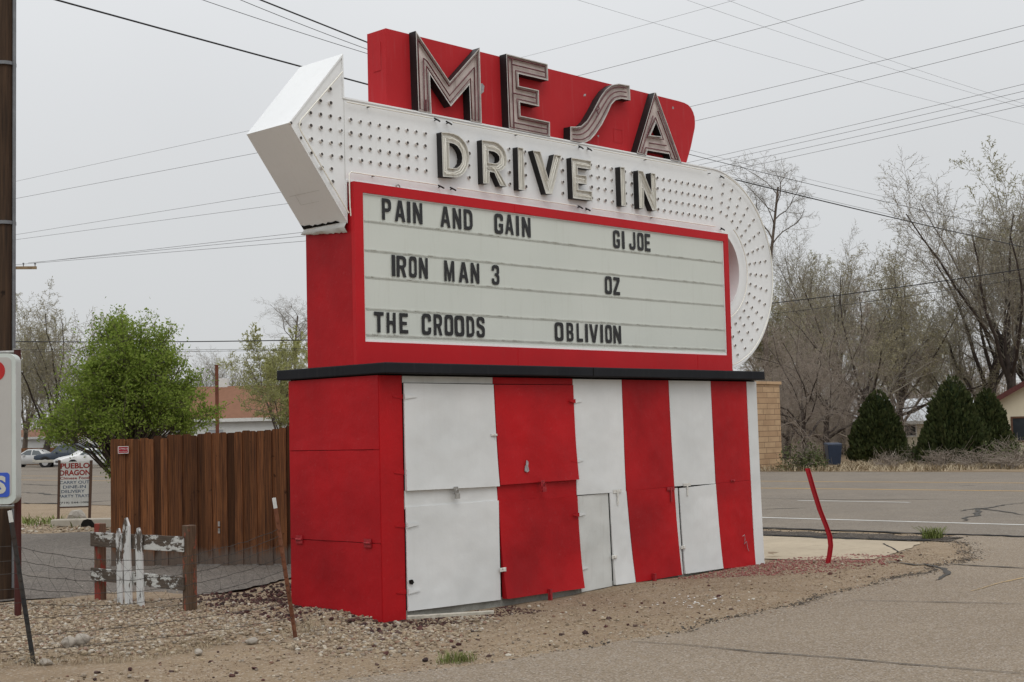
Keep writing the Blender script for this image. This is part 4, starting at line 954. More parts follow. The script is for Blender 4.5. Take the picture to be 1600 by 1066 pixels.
# red notice on the fence
M['sign_red'] = plain('sign_red', (.30, .018, .03), .5, .3, .15)
M['sign_white'] = plain('sign_white', (.72, .70, .68), .5, .3, .06)
c = at(182.3, 703.5, 20.75); c = A+fd*((c-A).dot(fd))+fn*.050+Vector((0, 0, c.z))
NS = thing('notice_sign', tuple(c), 'small red notice with a white border fixed to the fence top', 'sign')
up = Vector((0, 0, 1)); sgn = 1 if fd.dot(_r) > 0 else -1; fx = fd*sgn
MB().obox(c, fx*.085, fn*.004, up*.052).build('plate', M['sign_red'], NS)
bd = MB()
for o_, ax, az in ((up*.048, fx*.083, up*.004), (-up*.048, fx*.083, up*.004), (fx*.079, fx*.004, up*.044), (-fx*.079, fx*.004, up*.044)): bd.obox(c+o_+fn*.0055, ax, fn*.001, az)
bd.build('border', M['sign_white'], NS)
wr = MB(); rs = random.Random(6)                                       # two illegible white lines
for (z0, hh, x0, x1) in ((.014, .020, -.065, .065), (-.024, .011, -.065, .065)):
    x = x0
    while x < x1:
        ww = rs.uniform(.012, .018)
        wr.tube([c+fn*.006+fx*(x+ww*t_)+up*(z0+hh*(.5*math.sin(t_*5+x*60)*(.5+.5*t_))) for t_ in (0, .25, .5, .75, 1)], .0028 if hh > .015 else .0018, 4); x += ww+.006
wr.build('lettering', M['sign_white'], NS)

# ---------------------------------------------------------------- text helper
def text_mb(txt, width=None, height=None, bold=0., extr=.002, spacing=1.):
    cu = bpy.data.curves.new('lettering', 'FONT'); cu.body = txt; cu.size = 1; cu.offset = bold; cu.space_character = spacing; cu.resolution_u = 3
    o = bpy.data.objects.new('lettering', cu); COL.objects.link(o)
    dg = bpy.context.evaluated_depsgraph_get(); dg.update(); me = bpy.data.meshes.new_from_object(o.evaluated_get(dg))
    V = [tuple(v.co) for v in me.vertices]; F = [tuple(p.vertices) for p in me.polygons]
    bpy.data.objects.remove(o); bpy.data.curves.remove(cu); bpy.data.meshes.remove(me)
    x0, x1 = min(v[0] for v in V), max(v[0] for v in V); y0, y1 = min(v[1] for v in V), max(v[1] for v in V)
    sx = width/(x1-x0) if width else 1; sy = height/(y1-y0) if height else sx
    mb = MB(); mb.add([((v[0]-x0)*sx, (v[1]-y0)*sy, 0) for v in V], F); return mb
def place_text(mb, org, ex, ez): mb.v = [tuple(org+ex*p[0]+ez*p[1]) for p in mb.v]; return mb
M['kerb'] = ground_mat('kerb', (.46, .42, .35), (.38, .345, .29), (.30, .27, .23), 1.2, 4, 60, .3, .3, .01)
# ---------------------------------------------------------------- restaurant sign across the driveway
pa, pb = gp(91, 822), at(139.5, 818, 32.0); pb.z = 0
SG = thing('restaurant_sign', tuple(pa), 'small hand painted Chinese restaurant sign on two wooden posts beside the road', 'sign')
M['post_brown'] = wood_mat('post_brown', (.10, .06, .042), (.05, .03, .022), (20, 20, 1), False)
M['sign_paint'] = paint('sign_paint', (.47, .475, .45), (.40, .40, .38), .6, .3, 3, (.25, .2, .15), .4)
M['text_red'] = plain('text_red', (.20, .022, .018), .6, .2, .2); M['text_blue'] = plain('text_blue', (.05, .075, .12), .6, .2, .2); M['text_dark'] = plain('text_dark', (.04, .04, .045), .6, .2, .2)
ex = (pb-pa); W_ = ex.length; ex.normalize(); ez = Vector((0, 0, 1)); en_ = Vector((ex.y, -ex.x, 0))
if en_.dot(CAM-pa) < 0: en_ = -en_
tl = ex*.01
MB().beam(pa, pa+tl*3+ez*1.46, .055, .055).build('post', M['post_brown'], SG)
MB().beam(pb-ez*0, pb+ex*.05+ez*1.44, .06, .06).build('post', M['post_brown'], SG)
p0 = pa+ez*.42; Wd = W_+.03
brd = MB().obox(p0+ex*(Wd/2)+ez*.5, ex*Wd/2, en_*.012, ez*.5).build('panel', M['sign_paint'], SG)
MB().obox(p0+ex*(Wd/2)-ez*.012, ex*Wd/2, en_*.018, ez*.016).build('lower_rail', M['post_brown'], SG)
lines = [('PUEBLO', .08, .98, .845, .125, 'text_red', .035), ('DRAGON', .05, 1.0, .69, .125, 'text_red', .035), ('Chinese Food', .06, .97, .605, .06, 'text_red', .02), ('CARRY OUT', .05, .97, .505, .068, 'text_blue', .012), ('DINE-IN', .15, .86, .405, .068, 'text_blue', .012), ('DELIVERY', .10, .82, .305, .068, 'text_blue', .012), ('PARTY TRAYS', .02, .98, .20, .068, 'text_blue', .012), ('(719) 544-1008', .04, .97, .055, .055, 'text_dark', .015)]
for txt, u0, u1, z, h, mt, bo in lines:
    t_ = text_mb(txt, (u1-u0)*Wd, h, bo); place_text(t_, p0+ex*(u0*Wd)+ez*z+en_*.014, ex, ez); o = t_.build('lettering', M[mt], brd)
# culvert headwall behind it
hw0, hw1 = gp(102, 824), gp(190, 826)
HW = thing('culvert_headwall', tuple(hw0), 'low pale concrete kerb wall with a dark culvert opening behind the restaurant sign', 'kerb')
d_ = (hw1-hw0).normalized(); nn = Vector((d_.y, -d_.x, 0)); L_ = (hw1-hw0).length
if nn.dot(CAM-hw0) < 0: nn = -nn
mb = MB(); c0 = hw0-d_*.5; c1 = hw1+d_*3; e0 = c0-nn*3-d_*.4
mb.add([c0, c1, c1-nn*.3, c0-nn*.3, c0+ez*.16, c1+ez*.30, c1-nn*.3+ez*.30, c0-nn*.3+ez*.16], [(0,3,2,1),(4,5,6,7),(0,1,5,4),(1,2,6,5),(2,3,7,6),(3,0,4,7)])
mb.build('wall', M['kerb'], HW, bevel=.03)
pc = hw0+d_*((gp(147, 824)-hw0).dot(d_))
dd = MB(); dd.prism([[(-.21, -.02), (.21, -.02), (.20, .09), (.12, .17), (0, .19), (-.13, .16), (-.2, .08)]], -.02, 0); dd.v = [tuple(pc+d_*p[0]+nn*(.004-p[1])+ez*p[2]) for p in dd.v]; dd.build('opening', M['dark'], HW)

# ---------------------------------------------------------------- rustic rail piece with three pickets
M['peel_white'] = peeled('peel_white', (.62, .63, .62), (.13, .105, .085), .465); M['peel_white_rail'] = peeled('peel_white_rail', (.55, .555, .53), (.115, .09, .07), .515, (2.2, 2.2, 26))
M['peel_red'] = peeled('peel_red', (.24, .045, .032), (.17, .10, .065), .50); M['peel_worn'] = peeled('peel_worn', (.24, .075, .045), (.13, .085, .055), .56)
a = gp(157, 940); b = gp(297, 962); a = Vector((a.x, a.y, 0)); a = CAM+(a-CAM)*(16.2/ (a-CAM).dot(_f)); a.z = 0
RF = thing('rail_fence_section', tuple(a), 'short weathered rail fence piece with three peeling white pickets', 'fence')
dv = (b-a).normalized(); nv = Vector((dv.y, -dv.x, 0))
if nv.dot(CAM-a) < 0: nv = -nv
L_ = (b-a).length
MB().obox(a+ez*.43-ex*0, dv*.055, nv*.045, ez*.48).build('post', M['peel_red'], RF, bevel=.006)
MB().obox(b+ez*.45, dv*.055, nv*.055, ez*.49).build('post', M['peel_worn'], RF, bevel=.008)
for z0, z1, h, mt in ((.735, .745, .16, 'peel_white_rail'), (.345, .335, .14, 'peel_white_rail')):
    mb = MB(); mb.beam(a-dv*.09+nv*.062+ez*z0, b+dv*.0-nv*.075*0+nv*.072+ez*z1, .022, h); mb.build('rail', M[mt], RF, bevel=.004)
for px0, px1, zt, wd, sd in ((197, 201, .88, .105, 1), (208, 213.5, 1.0, .135, 2), (228, 233, .90, .125, 3)):
    base = None
    for u in np.linspace(0, 1, 200):
        p = a+dv*(L_*u); q = (p-CAM); X = 800+FPX*q.dot(_r)/q.dot(_f)
        if X >= px1: base = p; break
    lean_ = dv*((px0-px1)/FPX*16)
    q0 = base+nv*.10; hw = wd/2; cp_ = [(-hw, -.02), (hw, -.02), (hw, zt-.09), (hw*.25, zt), (-hw*.35, zt-.01), (-hw, zt-.10)]
    P0 = [q0+dv*u+lean_*(z/.9)+ez*z+nv*.011 for u, z in cp_]; P1 = [p-nv*.022 for p in P0]
    MB().add(P0+P1, [(0, 1, 2, 3, 4, 5), (11, 10, 9, 8, 7, 6)]+[(i, 6+i, 6+(i+1) % 6, (i+1) % 6) for i in range(6)]).build('picket', M['peel_white'], RF, bevel=.003)

# ---------------------------------------------------------------- wire fence on steel posts
M['post_black'] = paint('post_black', (.022, .024, .026), (.04, .036, .032), .6, .3, 6, (.12, .06, .03), .5)
M['post_rust'] = paint('post_rust', (.16, .062, .033), (.10, .038, .022), .8, .2, 7, (.30, .18, .11), .6, chips=(.30, .24, .2), chip_pos=.66)
M['post_tip'] = plain('post_tip', (.55, .55, .53), .6, .3, .15)
M['wire'] = plain('wire', (.045, .038, .034), .6, .4, .3, 30, metallic=.3, bstr=0)
PL0, PL1 = gp(53, 1040), at(15, 798, 11.8); PR0, PR1 = gp(462, 998), at(428, 778, 13.1)
WF = thing('wire_fence', tuple(PL0), 'sagging barbed wire fence strung between two leaning steel posts on the gravel', 'fence')
def tpost(p0, p1, mat, tip):
    d = p1-p0; mb = MB(); n_ = Vector((CAM-p0)); n_.z = 0; n_.normalize()
    q = p0+d*.925; mb.beam(p0-d*.03, q, .038, .006, n_); mb.beam(p0-d*.03-n_*.018, q-n_*.018, .006, .032, n_)
    for t in np.arange(.06, .84, .055): mb.obox(p0+d*t+n_*.006, Vector(_r)*.009, n_*.005, d.normalized()*.010)
    o = mb.build('post', mat, WF)
    mb = MB(); mb.beam(q, p1, .034, .007, n_); mb.beam(q-n_*.018, p1-n_*.018, .007, .032, n_); mb.build('tip', tip, o)
tpost(PL0, PL1, M['post_black'], M['post_tip']); tpost(PR0, PR1, M['post_rust'], M['post_tip'])
zl = [.99, .87, .76, .64, .52, .39, .25, .13]; zrr = [1.00, .93, .85, .74, .62, .48, .33, .19]
rs = random.Random(12); strands = []
for i, (z0, z1) in enumerate(zip(zl, zrr)):
    p = PL0+(PL1-PL0)*(z0/1.28); q = PR0+(PR1-PR0)*(z1/1.28); pts = []
    for j in range(31):
        t = j/30; c = p.lerp(q, t); c.z -= .22*(1-i/12)*4*t*(1-t)*(.9 if i < 5 else .35); c += Vector((rs.gauss(0, .004), rs.gauss(0, .004), rs.gauss(0, .004))); pts.append(c)
    strands.append(pts)
    ext = p+Vector((-1.3, .75, .02)); full = [ext, p.lerp(ext, .5)-ez*.03]+pts
    mb = MB(); mb.tube(full, .0024, 4)
    if i % 2 == 0:
        for j in range(1, 30, 1):                                        # barbs
            c = pts[j]; v1 = Vector((rs.gauss(0, 1), rs.gauss(0, 1), rs.gauss(0, 1))).normalized()*.018; mb.tube([c-v1, c+v1], .0015, 3)
    mb.build('strand', M['wire'], WF)
st = MB()
for j in range(1, 30, 1):
    st.tube([s_[min(30, max(0, j+(1 if (i+j) % 3 == 0 else 0)))]+Vector((rs.gauss(0, .012), 0, 0)) for i, s_ in enumerate(strands)], .0011, 3)
st.build('stay_wires', M['wire'], WF)

# ---------------------------------------------------------------- near pole, steel post and light box at the left edge
M['pole_wood'] = wood_mat('pole_wood', (.075, .045, .027), (.03, .02, .014), (22, 22, .7), False)
M['conduit'] = plain('conduit', (.17, .18, .19), .5, .4, .2, 6, metallic=.3)
M['post_maroon'] = paint('post_maroon', (.075, .017, .014), (.05, .014, .012), .6, .3, 3, (.13, .06, .04), .5)
bp = gp(6, 938); bp.z = 0; tp = at(7.5, 0, 17.2)
UP = thing('utility_pole', tuple(bp), 'dark wooden utility pole with grey conduit at the left edge', 'utility pole')
tp2 = bp+(tp-bp)*1.35
MB().tube([bp-ez*.1, bp.lerp(tp2, .5), tp2], [.125, .115, .10], 16).build('pole', M['pole_wood'], UP)
o1 = at(20.5, 760, 17.2)-at(6, 760, 17.2); vw = (CAM-bp); vw.z = 0; vw.normalize()
cd = MB(); cd.tube([bp+o1*1.0+vw*.05+ez*.15, bp.lerp(tp2, .99)+o1*1.05+vw*.05], .022, 8); cd.build('conduit', M['conduit'], UP)
for z in (2.3, 4.2, 6.0): MB().tube([bp.lerp(tp2, z/9.1)+ez*(-.02), bp.lerp(tp2, z/9.1)+ez*.02], .135, 16).build('band', M['conduit'], UP)
sb, st_ = gp(28, 970), at(27, 546, 14.9); sb.z = 0; st_.x, st_.y = sb.x+(st_.x-sb.x)*.5, sb.y+(st_.y-sb.y)*.5
PS = thing('light_box_sign', tuple(sb), 'white light box sign with rounded corners on a maroon steel post', 'sign')
MB().tube([sb-ez*.1, st_], .036, 12).build('post', M['post_maroon'], PS)
mb = MB(); mb.tube([st_-ez*.001, st_+ez*.012], .042, 12); mb.build('cap', M['steel'], PS)
# the box: local frame along image-left
bx = -_r0; bn = Vector((CAM-sb)); bn.z = 0; bn.normalize(); bn = Vector((-bx.y, bx.x, 0)); bn = bn if bn.dot(CAM-sb) > 0 else -bn
rr0 = at(24.5, 552, 14.75); rb = at(24.5, 787, 14.75); edge0 = Vector((rr0.x, rr0.y, 0)); z1b, z0b = rr0.z, rb.z
def rrect(x0, x1, z0, z1, r_, n_=6):
    P = []
    for cx0, cz0, a0 in ((x1-r_, z0+r_, -90), (x1-r_, z1-r_, 0), (x0+r_, z1-r_, 90), (x0+r_, z0+r_, 180)):
        for i in range(n_+1): t = R(a0+90*i/n_); P.append((cx0+r_*math.cos(t), cz0+r_*math.sin(t)))
    return P
def box_part(name, loops, d0, d1, mat, parent, bev=0):
    mb = MB(); mb.prism(loops, d0, d1); mb.v = [tuple(edge0+bx*p[0]+bn*(-p[1])+ez*p[2]) for p in mb.v]; return mb.build(name, mat, parent, bevel=bev)
M['box_frame'] = paint('box_frame', (.56, .60, .57), (.48, .53, .50), .5, .4, 2, (.3, .28, .22), .3)
M['box_face'] = paint('box_face', (.45, .44, .415), (.42, .41, .39), .4, .4, 2, (.3, .28, .22), .15)
M['box_blue'] = plain('box_blue', (.035, .09, .46), .4, .4, .1); M['box_red'] = plain('box_red', (.42, .015, .015), .4, .4, .1); M['box_letter'] = plain('box_letter', (.50, .50, .45), .4, .4, .08)
BW = 1.5
bo = box_part('box', [rrect(0, BW, z0b, z1b, .085)], -.0, .16, M['box_frame'], PS, .012)
fc = box_part('face', [rrect(.045, BW-.045, z0b+.075, z1b-.04, .05)], -.006, .002, M['box_face'], PS)
cR = at(-4, 580, 14.75); u = (cR-edge0).dot(bx)
box_part('red_emblem', [[(u+.085*math.cos(t), cR.z+.10*math.sin(t)) for t in np.linspace(0, 2*math.pi, 25)[:-1]]], -.010, -.0064, M['box_red'], fc)
q0, q1 = at(20.5, 776, 14.75), at(20.5, 738, 14.75)
u0 = (q0-edge0).dot(bx)
bl = box_part('blue_block', [rrect(u0, u0+.30, q0.z, q1.z, .035)], -.010, -.0064, M['box_blue'], fc)
tS = text_mb('S', .115, .185, .05); place_text(tS, edge0+bx*(u0+.150)+bn*.0135+ez*(q0.z+.034), -bx, ez); tS.build('lettering', M['box_letter'], bl)
for z in (z0b-.04, z1b+.03): mb = MB(); mb.tube([Vector((sb.x, sb.y, z))+Vector(bn)*.0, Vector((sb.x, sb.y, z))+bx*.5-bn*.05], .02, 6); mb.build('bracket', M['steel'], PS)

# ---------------------------------------------------------------- bent red post
M['post_red'] = paint('post_red', (.36, .012, .02), (.30, .012, .018), .5, .3, 4, (.1, .04, .03), .4)
c0 = gp(1294, 883); P = [at(px, py, 18.8) for px, py in ((1261.5, 732), (1271, 765), (1281, 797), (1291, 822), (1296.5, 838), (1298, 853), (1296, 868), (1292.5, 884))]
BPn = thing('bent_post', (c0.x, c0.y, gh(c0.x, c0.y)), 'bent red steel post leaning at the end of the marquee sign', 'post')
mb = MB(); rV = Vector(_r0)*.034; nV = Vector((-_r0.y, _r0.x, 0))*-1
V = []
for p in P: V += [p-rV, p-rV*.55-nV*.022, p+rV*.55-nV*.022, p+rV, p+rV*.8+nV*.004, p+rV*.45-nV*.016, p-rV*.45-nV*.016, p-rV*.8+nV*.004]
F = [(8*i+j, 8*i+(j+1) % 8, 8*(i+1)+(j+1) % 8, 8*(i+1)+j) for i in range(len(P)-1) for j in range(8)]
mb.add(V, F); mb.add(V[:8], [tuple(range(8))]); mb.build('post', M['post_red'], BPn)
hb = MB(); h0 = P[0]-ez*.045-nV*.024; hb.tube([h0, h0-nV*.003], .009, 8); hb.build('bolt_hole', M['dark'], BPn)

# ---------------------------------------------------------------- trees
M['bark'] = plain('bark', (.115, .092, .075), .9, .15, .35, 3, bstr=.4, bscale=12)
M['bark_dark'] = plain('bark_dark', (.060, .048, .042), .9, .15, .35, 3, bstr=.4, bscale=12)
M['twig'] = island('twig', [(.265, .24, .195), (.20, .18, .145), (.33, .30, .25), (.235, .215, .17)], .9, 5, bstr=0)
M['twig_grey'] = island('twig_grey', [(.30, .25, .205), (.23, .19, .155), (.37, .32, .27)], .9, 5, bstr=0)
M['bud'] = island('bud', [(.28, .27, .10), (.33, .31, .14), (.23, .225, .09), (.33, .28, .16)], .8, 5, bstr=0)
M['bud_tan'] = island('bud_tan', [(.30, .265, .15), (.34, .30, .19), (.28, .27, .125)], .8, 5, bstr=0)
M['leaf'] = island('leaf', [(.205, .285, .050), (.27, .345, .07), (.135, .20, .036), (.34, .41, .10), (.23, .305, .052), (.16, .235, .04)], .7, 5, .08, bstr=0)
M['willow'] = island('willow', [(.43, .44, .17), (.50, .50, .23), (.36, .37, .14)], .8, 5, bstr=0)
M['cypress'] = island('cypress', [(.036, .050, .016), (.052, .066, .020), (.024, .034, .012), (.075, .082, .030)], .8, 5, .15, bstr=0)
def translucent(m, amt):
    nt = m.node_tree; b = nt.nodes['Principled BSDF']; o = nt.nodes['Material Output']
    t = nt.nodes.new('ShaderNodeBsdfTranslucent'); x = nt.nodes.new('ShaderNodeMixShader'); x.inputs[0].default_value = amt
    nt.links.new(b.inputs['Base Color'].links[0].from_socket, t.inputs['Color'])
    nt.links.new(b.outputs[0], x.inputs[1]); nt.links.new(t.outputs[0], x.inputs[2]); nt.links.new(x.outputs[0], o.inputs['Surface'])
for q_ in ('leaf', 'willow', 'bud'): translucent(M[q_], .5)
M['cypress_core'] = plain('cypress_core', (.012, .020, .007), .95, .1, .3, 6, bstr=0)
M['shrub'] = island('shrub', [(.07, .09, .03), (.10, .12, .045), (.05, .065, .022), (.13, .125, .06)], .8, 5, bstr=0)

def skeleton(seed, h, prm):
    """polylines (points, radii, level) of a branching tree standing on the origin"""
    rs = random.Random(seed); out = []
    def rv(): return Vector((rs.gauss(0, 1), rs.gauss(0, 1), rs.gauss(0, 1))).normalized()
    nl = prm['levels']
    def grow(p, d, L, r0, lv):
        n = (7, 6, 5, 4, 3, 3)[lv]; pts = [p.copy()]; rad = [r0]; tip = r0*(.30 if lv < nl else .35)
        dd = d.copy(); dirs = [dd.copy()]
        for i in range(n):
            dd = (dd+rv()*prm['wob'][lv]+Vector((0, 0, prm['up'][lv]))).normalized()
            pts.append(pts[-1]+dd*(L/n)); rad.append(r0+(tip-r0)*((i+1)/n)**.8); dirs.append(dd.copy())
        out.append((pts, rad, lv))
        if lv >= nl: return
        nb = prm['nb'][lv]; t0 = prm['t0'][lv]; ph = rs.random()*6.28
        for j in range(nb):
            t = t0+(1-t0)*(j+rs.random()*.8)/nb; t = min(t, .995); f_ = t*n; i = min(n-1, int(f_)); q = f_-i
            pp = pts[i].lerp(pts[i+1], q); rr = rad[i]+(rad[i+1]-rad[i])*q; d0 = dirs[min(i+1, n)]
            ph += 2.4+rs.uniform(-.5, .5)
            a = d0.cross(Vector((0, 0, 1)));
            if a.length < .1: a = Vector((1, 0, 0))
            a.normalize(); b = d0.cross(a); sidev = a*math.cos(ph)+b*math.sin(ph)
            an = R(rs.uniform(*prm['ang'][lv])); nd = (d0*math.cos(an)+sidev*math.sin(an)).normalized()
            ll = L*prm['len'][lv]*rs.uniform(.7, 1.25)*(1-.45*(t-t0)/(1.001-t0) if lv > 0 else 1)
            grow(pp-d0*.0, nd, ll, max(prm['rmin'], rr*prm['rr'][lv]*rs.uniform(.75, 1.05)), lv+1)
    grow(Vector((0, 0, -.1)), Vector((prm.get('lean', 0), 0, 1)).normalized(), h*prm['trunk'], h*prm['r'], 0)
    zmax = max(q.z for p, r_, l in out for q in p); s_ = h/zmax
    return [([q*s_ for q in p], [r_*(s_**.5) for r_ in rr], l) for p, rr, l in out]
def tree_meshes(sk, split, leafn, leaf_s, seed, leaf_lv=3):
    rs = random.Random(seed); a, b = MB(), MB(); LV_, LF_ = [], []
    for pts, rad, lv in sk:
        m_ = a if lv <= split else b
        m_.tube(pts, rad, (8, 6, 4, 3, 3, 3)[lv], cap=False)
        if leafn and lv >= leaf_lv:
            for _ in range(leafn):
                i = rs.randrange(1, len(pts)); p = pts[i-1].lerp(pts[i], rs.random())
                s_ = leaf_s*rs.uniform(.5, 1.3); u = Vector((rs.gauss(0, 1), rs.gauss(0, 1), rs.gauss(0, 1))).normalized(); v = u.cross(Vector((rs.gauss(0, 1), rs.gauss(0, 1), rs.gauss(0, 1)))).normalized()
                p = p+u*leaf_s*.6; o = len(LV_); LV_.extend([p-u*s_*.6, p+v*s_*.38, p+u*s_*.7, p-v*s_*.38]); LF_.append((o, o+1, o+2, o+3))
    return a, b, LV_, LF_
VASE = dict(levels=4, trunk=.40, r=.021, wob=(.10, .15, .22, .28, .32), up=(.05, .12, .10, .06, .02), nb=(9, 10, 9, 8), t0=(.30, .22, .15, .1), ang=((16, 38), (20, 45), (25, 55), (30, 60)), len=(1.15, .52, .44, .42), rr=(.62, .52, .5, .55), rmin=.0085)
SPREAD = dict(levels=4, trunk=.28, r=.024, wob=(.12, .20, .30, .34, .4), up=(.0, .06, .03, .0, -.02), nb=(9, 10, 10, 8), t0=(.45, .2, .12, .1), ang=((28, 62), (25, 60), (30, 65), (30, 70)), len=(1.7, .50, .42, .45), rr=(.6, .5, .5, .55), rmin=.0085)
DROOP = dict(levels=4, trunk=.30, r=.024, wob=(.14, .28, .36, .40, .45), up=(.0, .02, -.07, -.14, -.18), nb=(10, 10, 9, 8), t0=(.3, .12, .08, .05), ang=((30, 78), (30, 70), (30, 75), (30, 75)), len=(1.5, .55, .48, .50), rr=(.55, .5, .5, .55), rmin=.008)
SLIM = dict(levels=4, trunk=.80, r=.0105, wob=(.09, .34, .40, .42, .45), up=(.02, .06, .02, .0, .0), nb=(9, 8, 8, 6), t0=(.74, .25, .15, .1), ang=((25, 55), (25, 60), (30, 65), (30, 70)), len=(.20, .60, .5, .5), rr=(.6, .55, .5, .55), rmin=.006)
def make_tree(name, seed, h, prm, split, mats, label, cat, group, leafn=0, leaf_s=.1, leaf_mat=None, leaf_lv=3):
    sk = skeleton(seed, h, prm); a, b, LV_, LF_ = tree_meshes(sk, split, leafn, leaf_s, seed, leaf_lv)
    t = thing(name, (0, 0, 0), label, cat, group)
    a.build('trunk', M[mats[0]], t, local=True); cr = b.build('crown', M[mats[1]], t, local=True)
    if LV_: mesh_np('foliage', [tuple(v) for v in LV_], LF_, M[leaf_mat], parent=t, local=True)
    return t
def put(t, px, d, h=None, base=None, rz=0, label=None, h0=None, sx=1.):
    p = at(px, 600, d); t.location = (p.x, p.y, 0); t.rotation_euler = (0, 0, rz)
    if h: s_ = h/h0; t.scale = (s_*sx, s_*sx, s_)
    if label: t['label'] = label
    return t
BG = 'bare trees beyond the road'
vase = make_tree('bare_tree', 11, 16, VASE, 1, ('bark_dark', 'twig'), 'x', 'tree', BG, 1, .05, 'bud_tan', 4)
put(vase, 1580, 84, 17.8, h0=16, rz=.4, label='tall bare tree with dark upswept limbs at the far right above the cypresses', sx=1.3)
vase_g = make_tree('budding_tree', 23, 17, VASE, 1, ('bark', 'twig'), 'x', 'tree', BG, 11, .05, 'bud', 4)
put(vase_g, 1612, 96, 20.9, h0=17, rz=1.0, label='tall greenish budding tree cut by the right edge of the photo')
spread = make_tree('bare_tree', 37, 13, SPREAD, 1, ('bark_dark', 'twig'), 'x', 'tree', BG, 4, .055, 'bud_tan', 4)
put(spread, 1395, 92, 14.2, h0=13, rz=2.2, label='bare spreading tree behind the left cypress', sx=.9)
droop = make_tree('bare_tree', 51, 11, DROOP, 1, ('bark_dark', 'twig_grey'), 'x', 'tree', BG, 0)
put(droop, 1290, 72, 9.4, h0=11, rz=.3, label='tangled bare tree with drooping grey twigs above the blue bin', sx=1.0)
slim = make_tree('bare_tree', 66, 18, SLIM, 1, ('bark', 'twig'), 'x', 'tree', BG, 0)
put(slim, 1206, 88, 19.3, h0=18, rz=.8, label='slender bare tree rising behind the round end of the arrow')
willow = make_tree('budding_tree', 72, 9, SPREAD, 1, ('bark', 'twig'), 'x', 'tree', BG, 20, .048, 'willow', 4)
put(willow, 432, 92, 9.3, h0=9, rz=.5, label='pale green leafing tree left of the marquee sign before the brown roof', sx=.9)
def cp(src, px, d, h, h0, rz, label, sx=1.): c = copy_tree(src); return put(c, px, d, h, h0=h0, rz=rz, label=label, sx=sx)
cp(vase, 1265, 95, 15.0, 16, 2.0, 'bare upright tree just right of the round end of the arrow', 1.05)
cp(vase_g, 1250, 110, 15.0, 17, 3.5, 'greenish bare tree behind the upright tree beside the arrow', 1.1)
cp(spread, 1330, 105, 15.4, 13, 4.1, 'bare tree with a rounded crown between the arrow and the left cypress', .85)
cp(vase, 1500, 118, 15.0, 16, 4.4, 'far bare tree standing in the gap above the middle cypress', .9)
cp(vase_g, 1440, 125, 13.5, 17, 5.2, 'faint greenish tree far behind the pale far roof', 1.0)
cp(droop, 1345, 86, 10.5, 11, 2.7, 'bare drooping tree close behind the left cypress', 1.0)
cp(spread, 1480, 98, 9.5, 13, 1.3, 'low bare tree between the left and middle cypresses', 1.0)
cp(droop, 1225, 80, 9.0, 11, 4.4, 'brushy bare tree behind the sandstone building', 1.0)
cp(vase_g, 1405, 104, 13.0, 17, 1.7, 'yellow green budding tree above the pale roofed far house', 1.2)
cp(vase_g, 1225, 100, 14.0, 17, 2.9, 'yellow green budding tree just behind the sandstone building', 1.2)
cp(vase, 1540, 92, 17.0, 16, 2.9, 'bare twiggy tree just left of the tall dark limbed tree at the right', 1.35)
cp(vase, 1620, 88, 16.5, 16, 5.6, 'bare tree at the right edge among the greenish branches', 1.2)
cp(droop, 1258, 68, 8.6, 11, 1.5, 'grey twiggy tree leaning over the green shrub by the wall', .9)
cp(spread, 1370, 80, 12.2, 13, 5.0, 'bare tree whose long limbs spread above the left cypress', 1.05)
cp(vase, 1310, 88, 13.8, 16, .9, 'bare upright tree in the middle of the thicket behind the bin', 1.15)
cp(spread, 70, 124, 15.6, 13, 2.7, 'bare tree with a forked trunk behind the silver car', 1.1)
cp(spread, 118, 135, 14.8, 13, .6, 'bare round crowned tree behind the green tree, left side', .95)
cp(vase_g, 36, 140, 18.0, 17, .2, 'tallest budding tree beside the utility pole at the far left', .9)
cp(spread, 215, 140, 13.5, 13, 3.3, 'bare tree top showing just above the green leafy tree', .8)
cp(vase, 320, 128, 10.2, 16, 5.0, 'small bare tree behind the brown roof, left of the chimney', 1.15)
cp(vase, 372, 132, 10.5, 16, 1.1, 'small bare tree behind the brown roof, right of the chimney', 1.2)
cp(slim, 470, 118, 13.8, 18, 2.2, 'bare tree top beside the red cabinet above the pale green tree', 1.5)
cp(spread, 490, 126, 12.4, 13, 5.2, 'bare tree partly hidden by the left end of the marquee sign', .7)

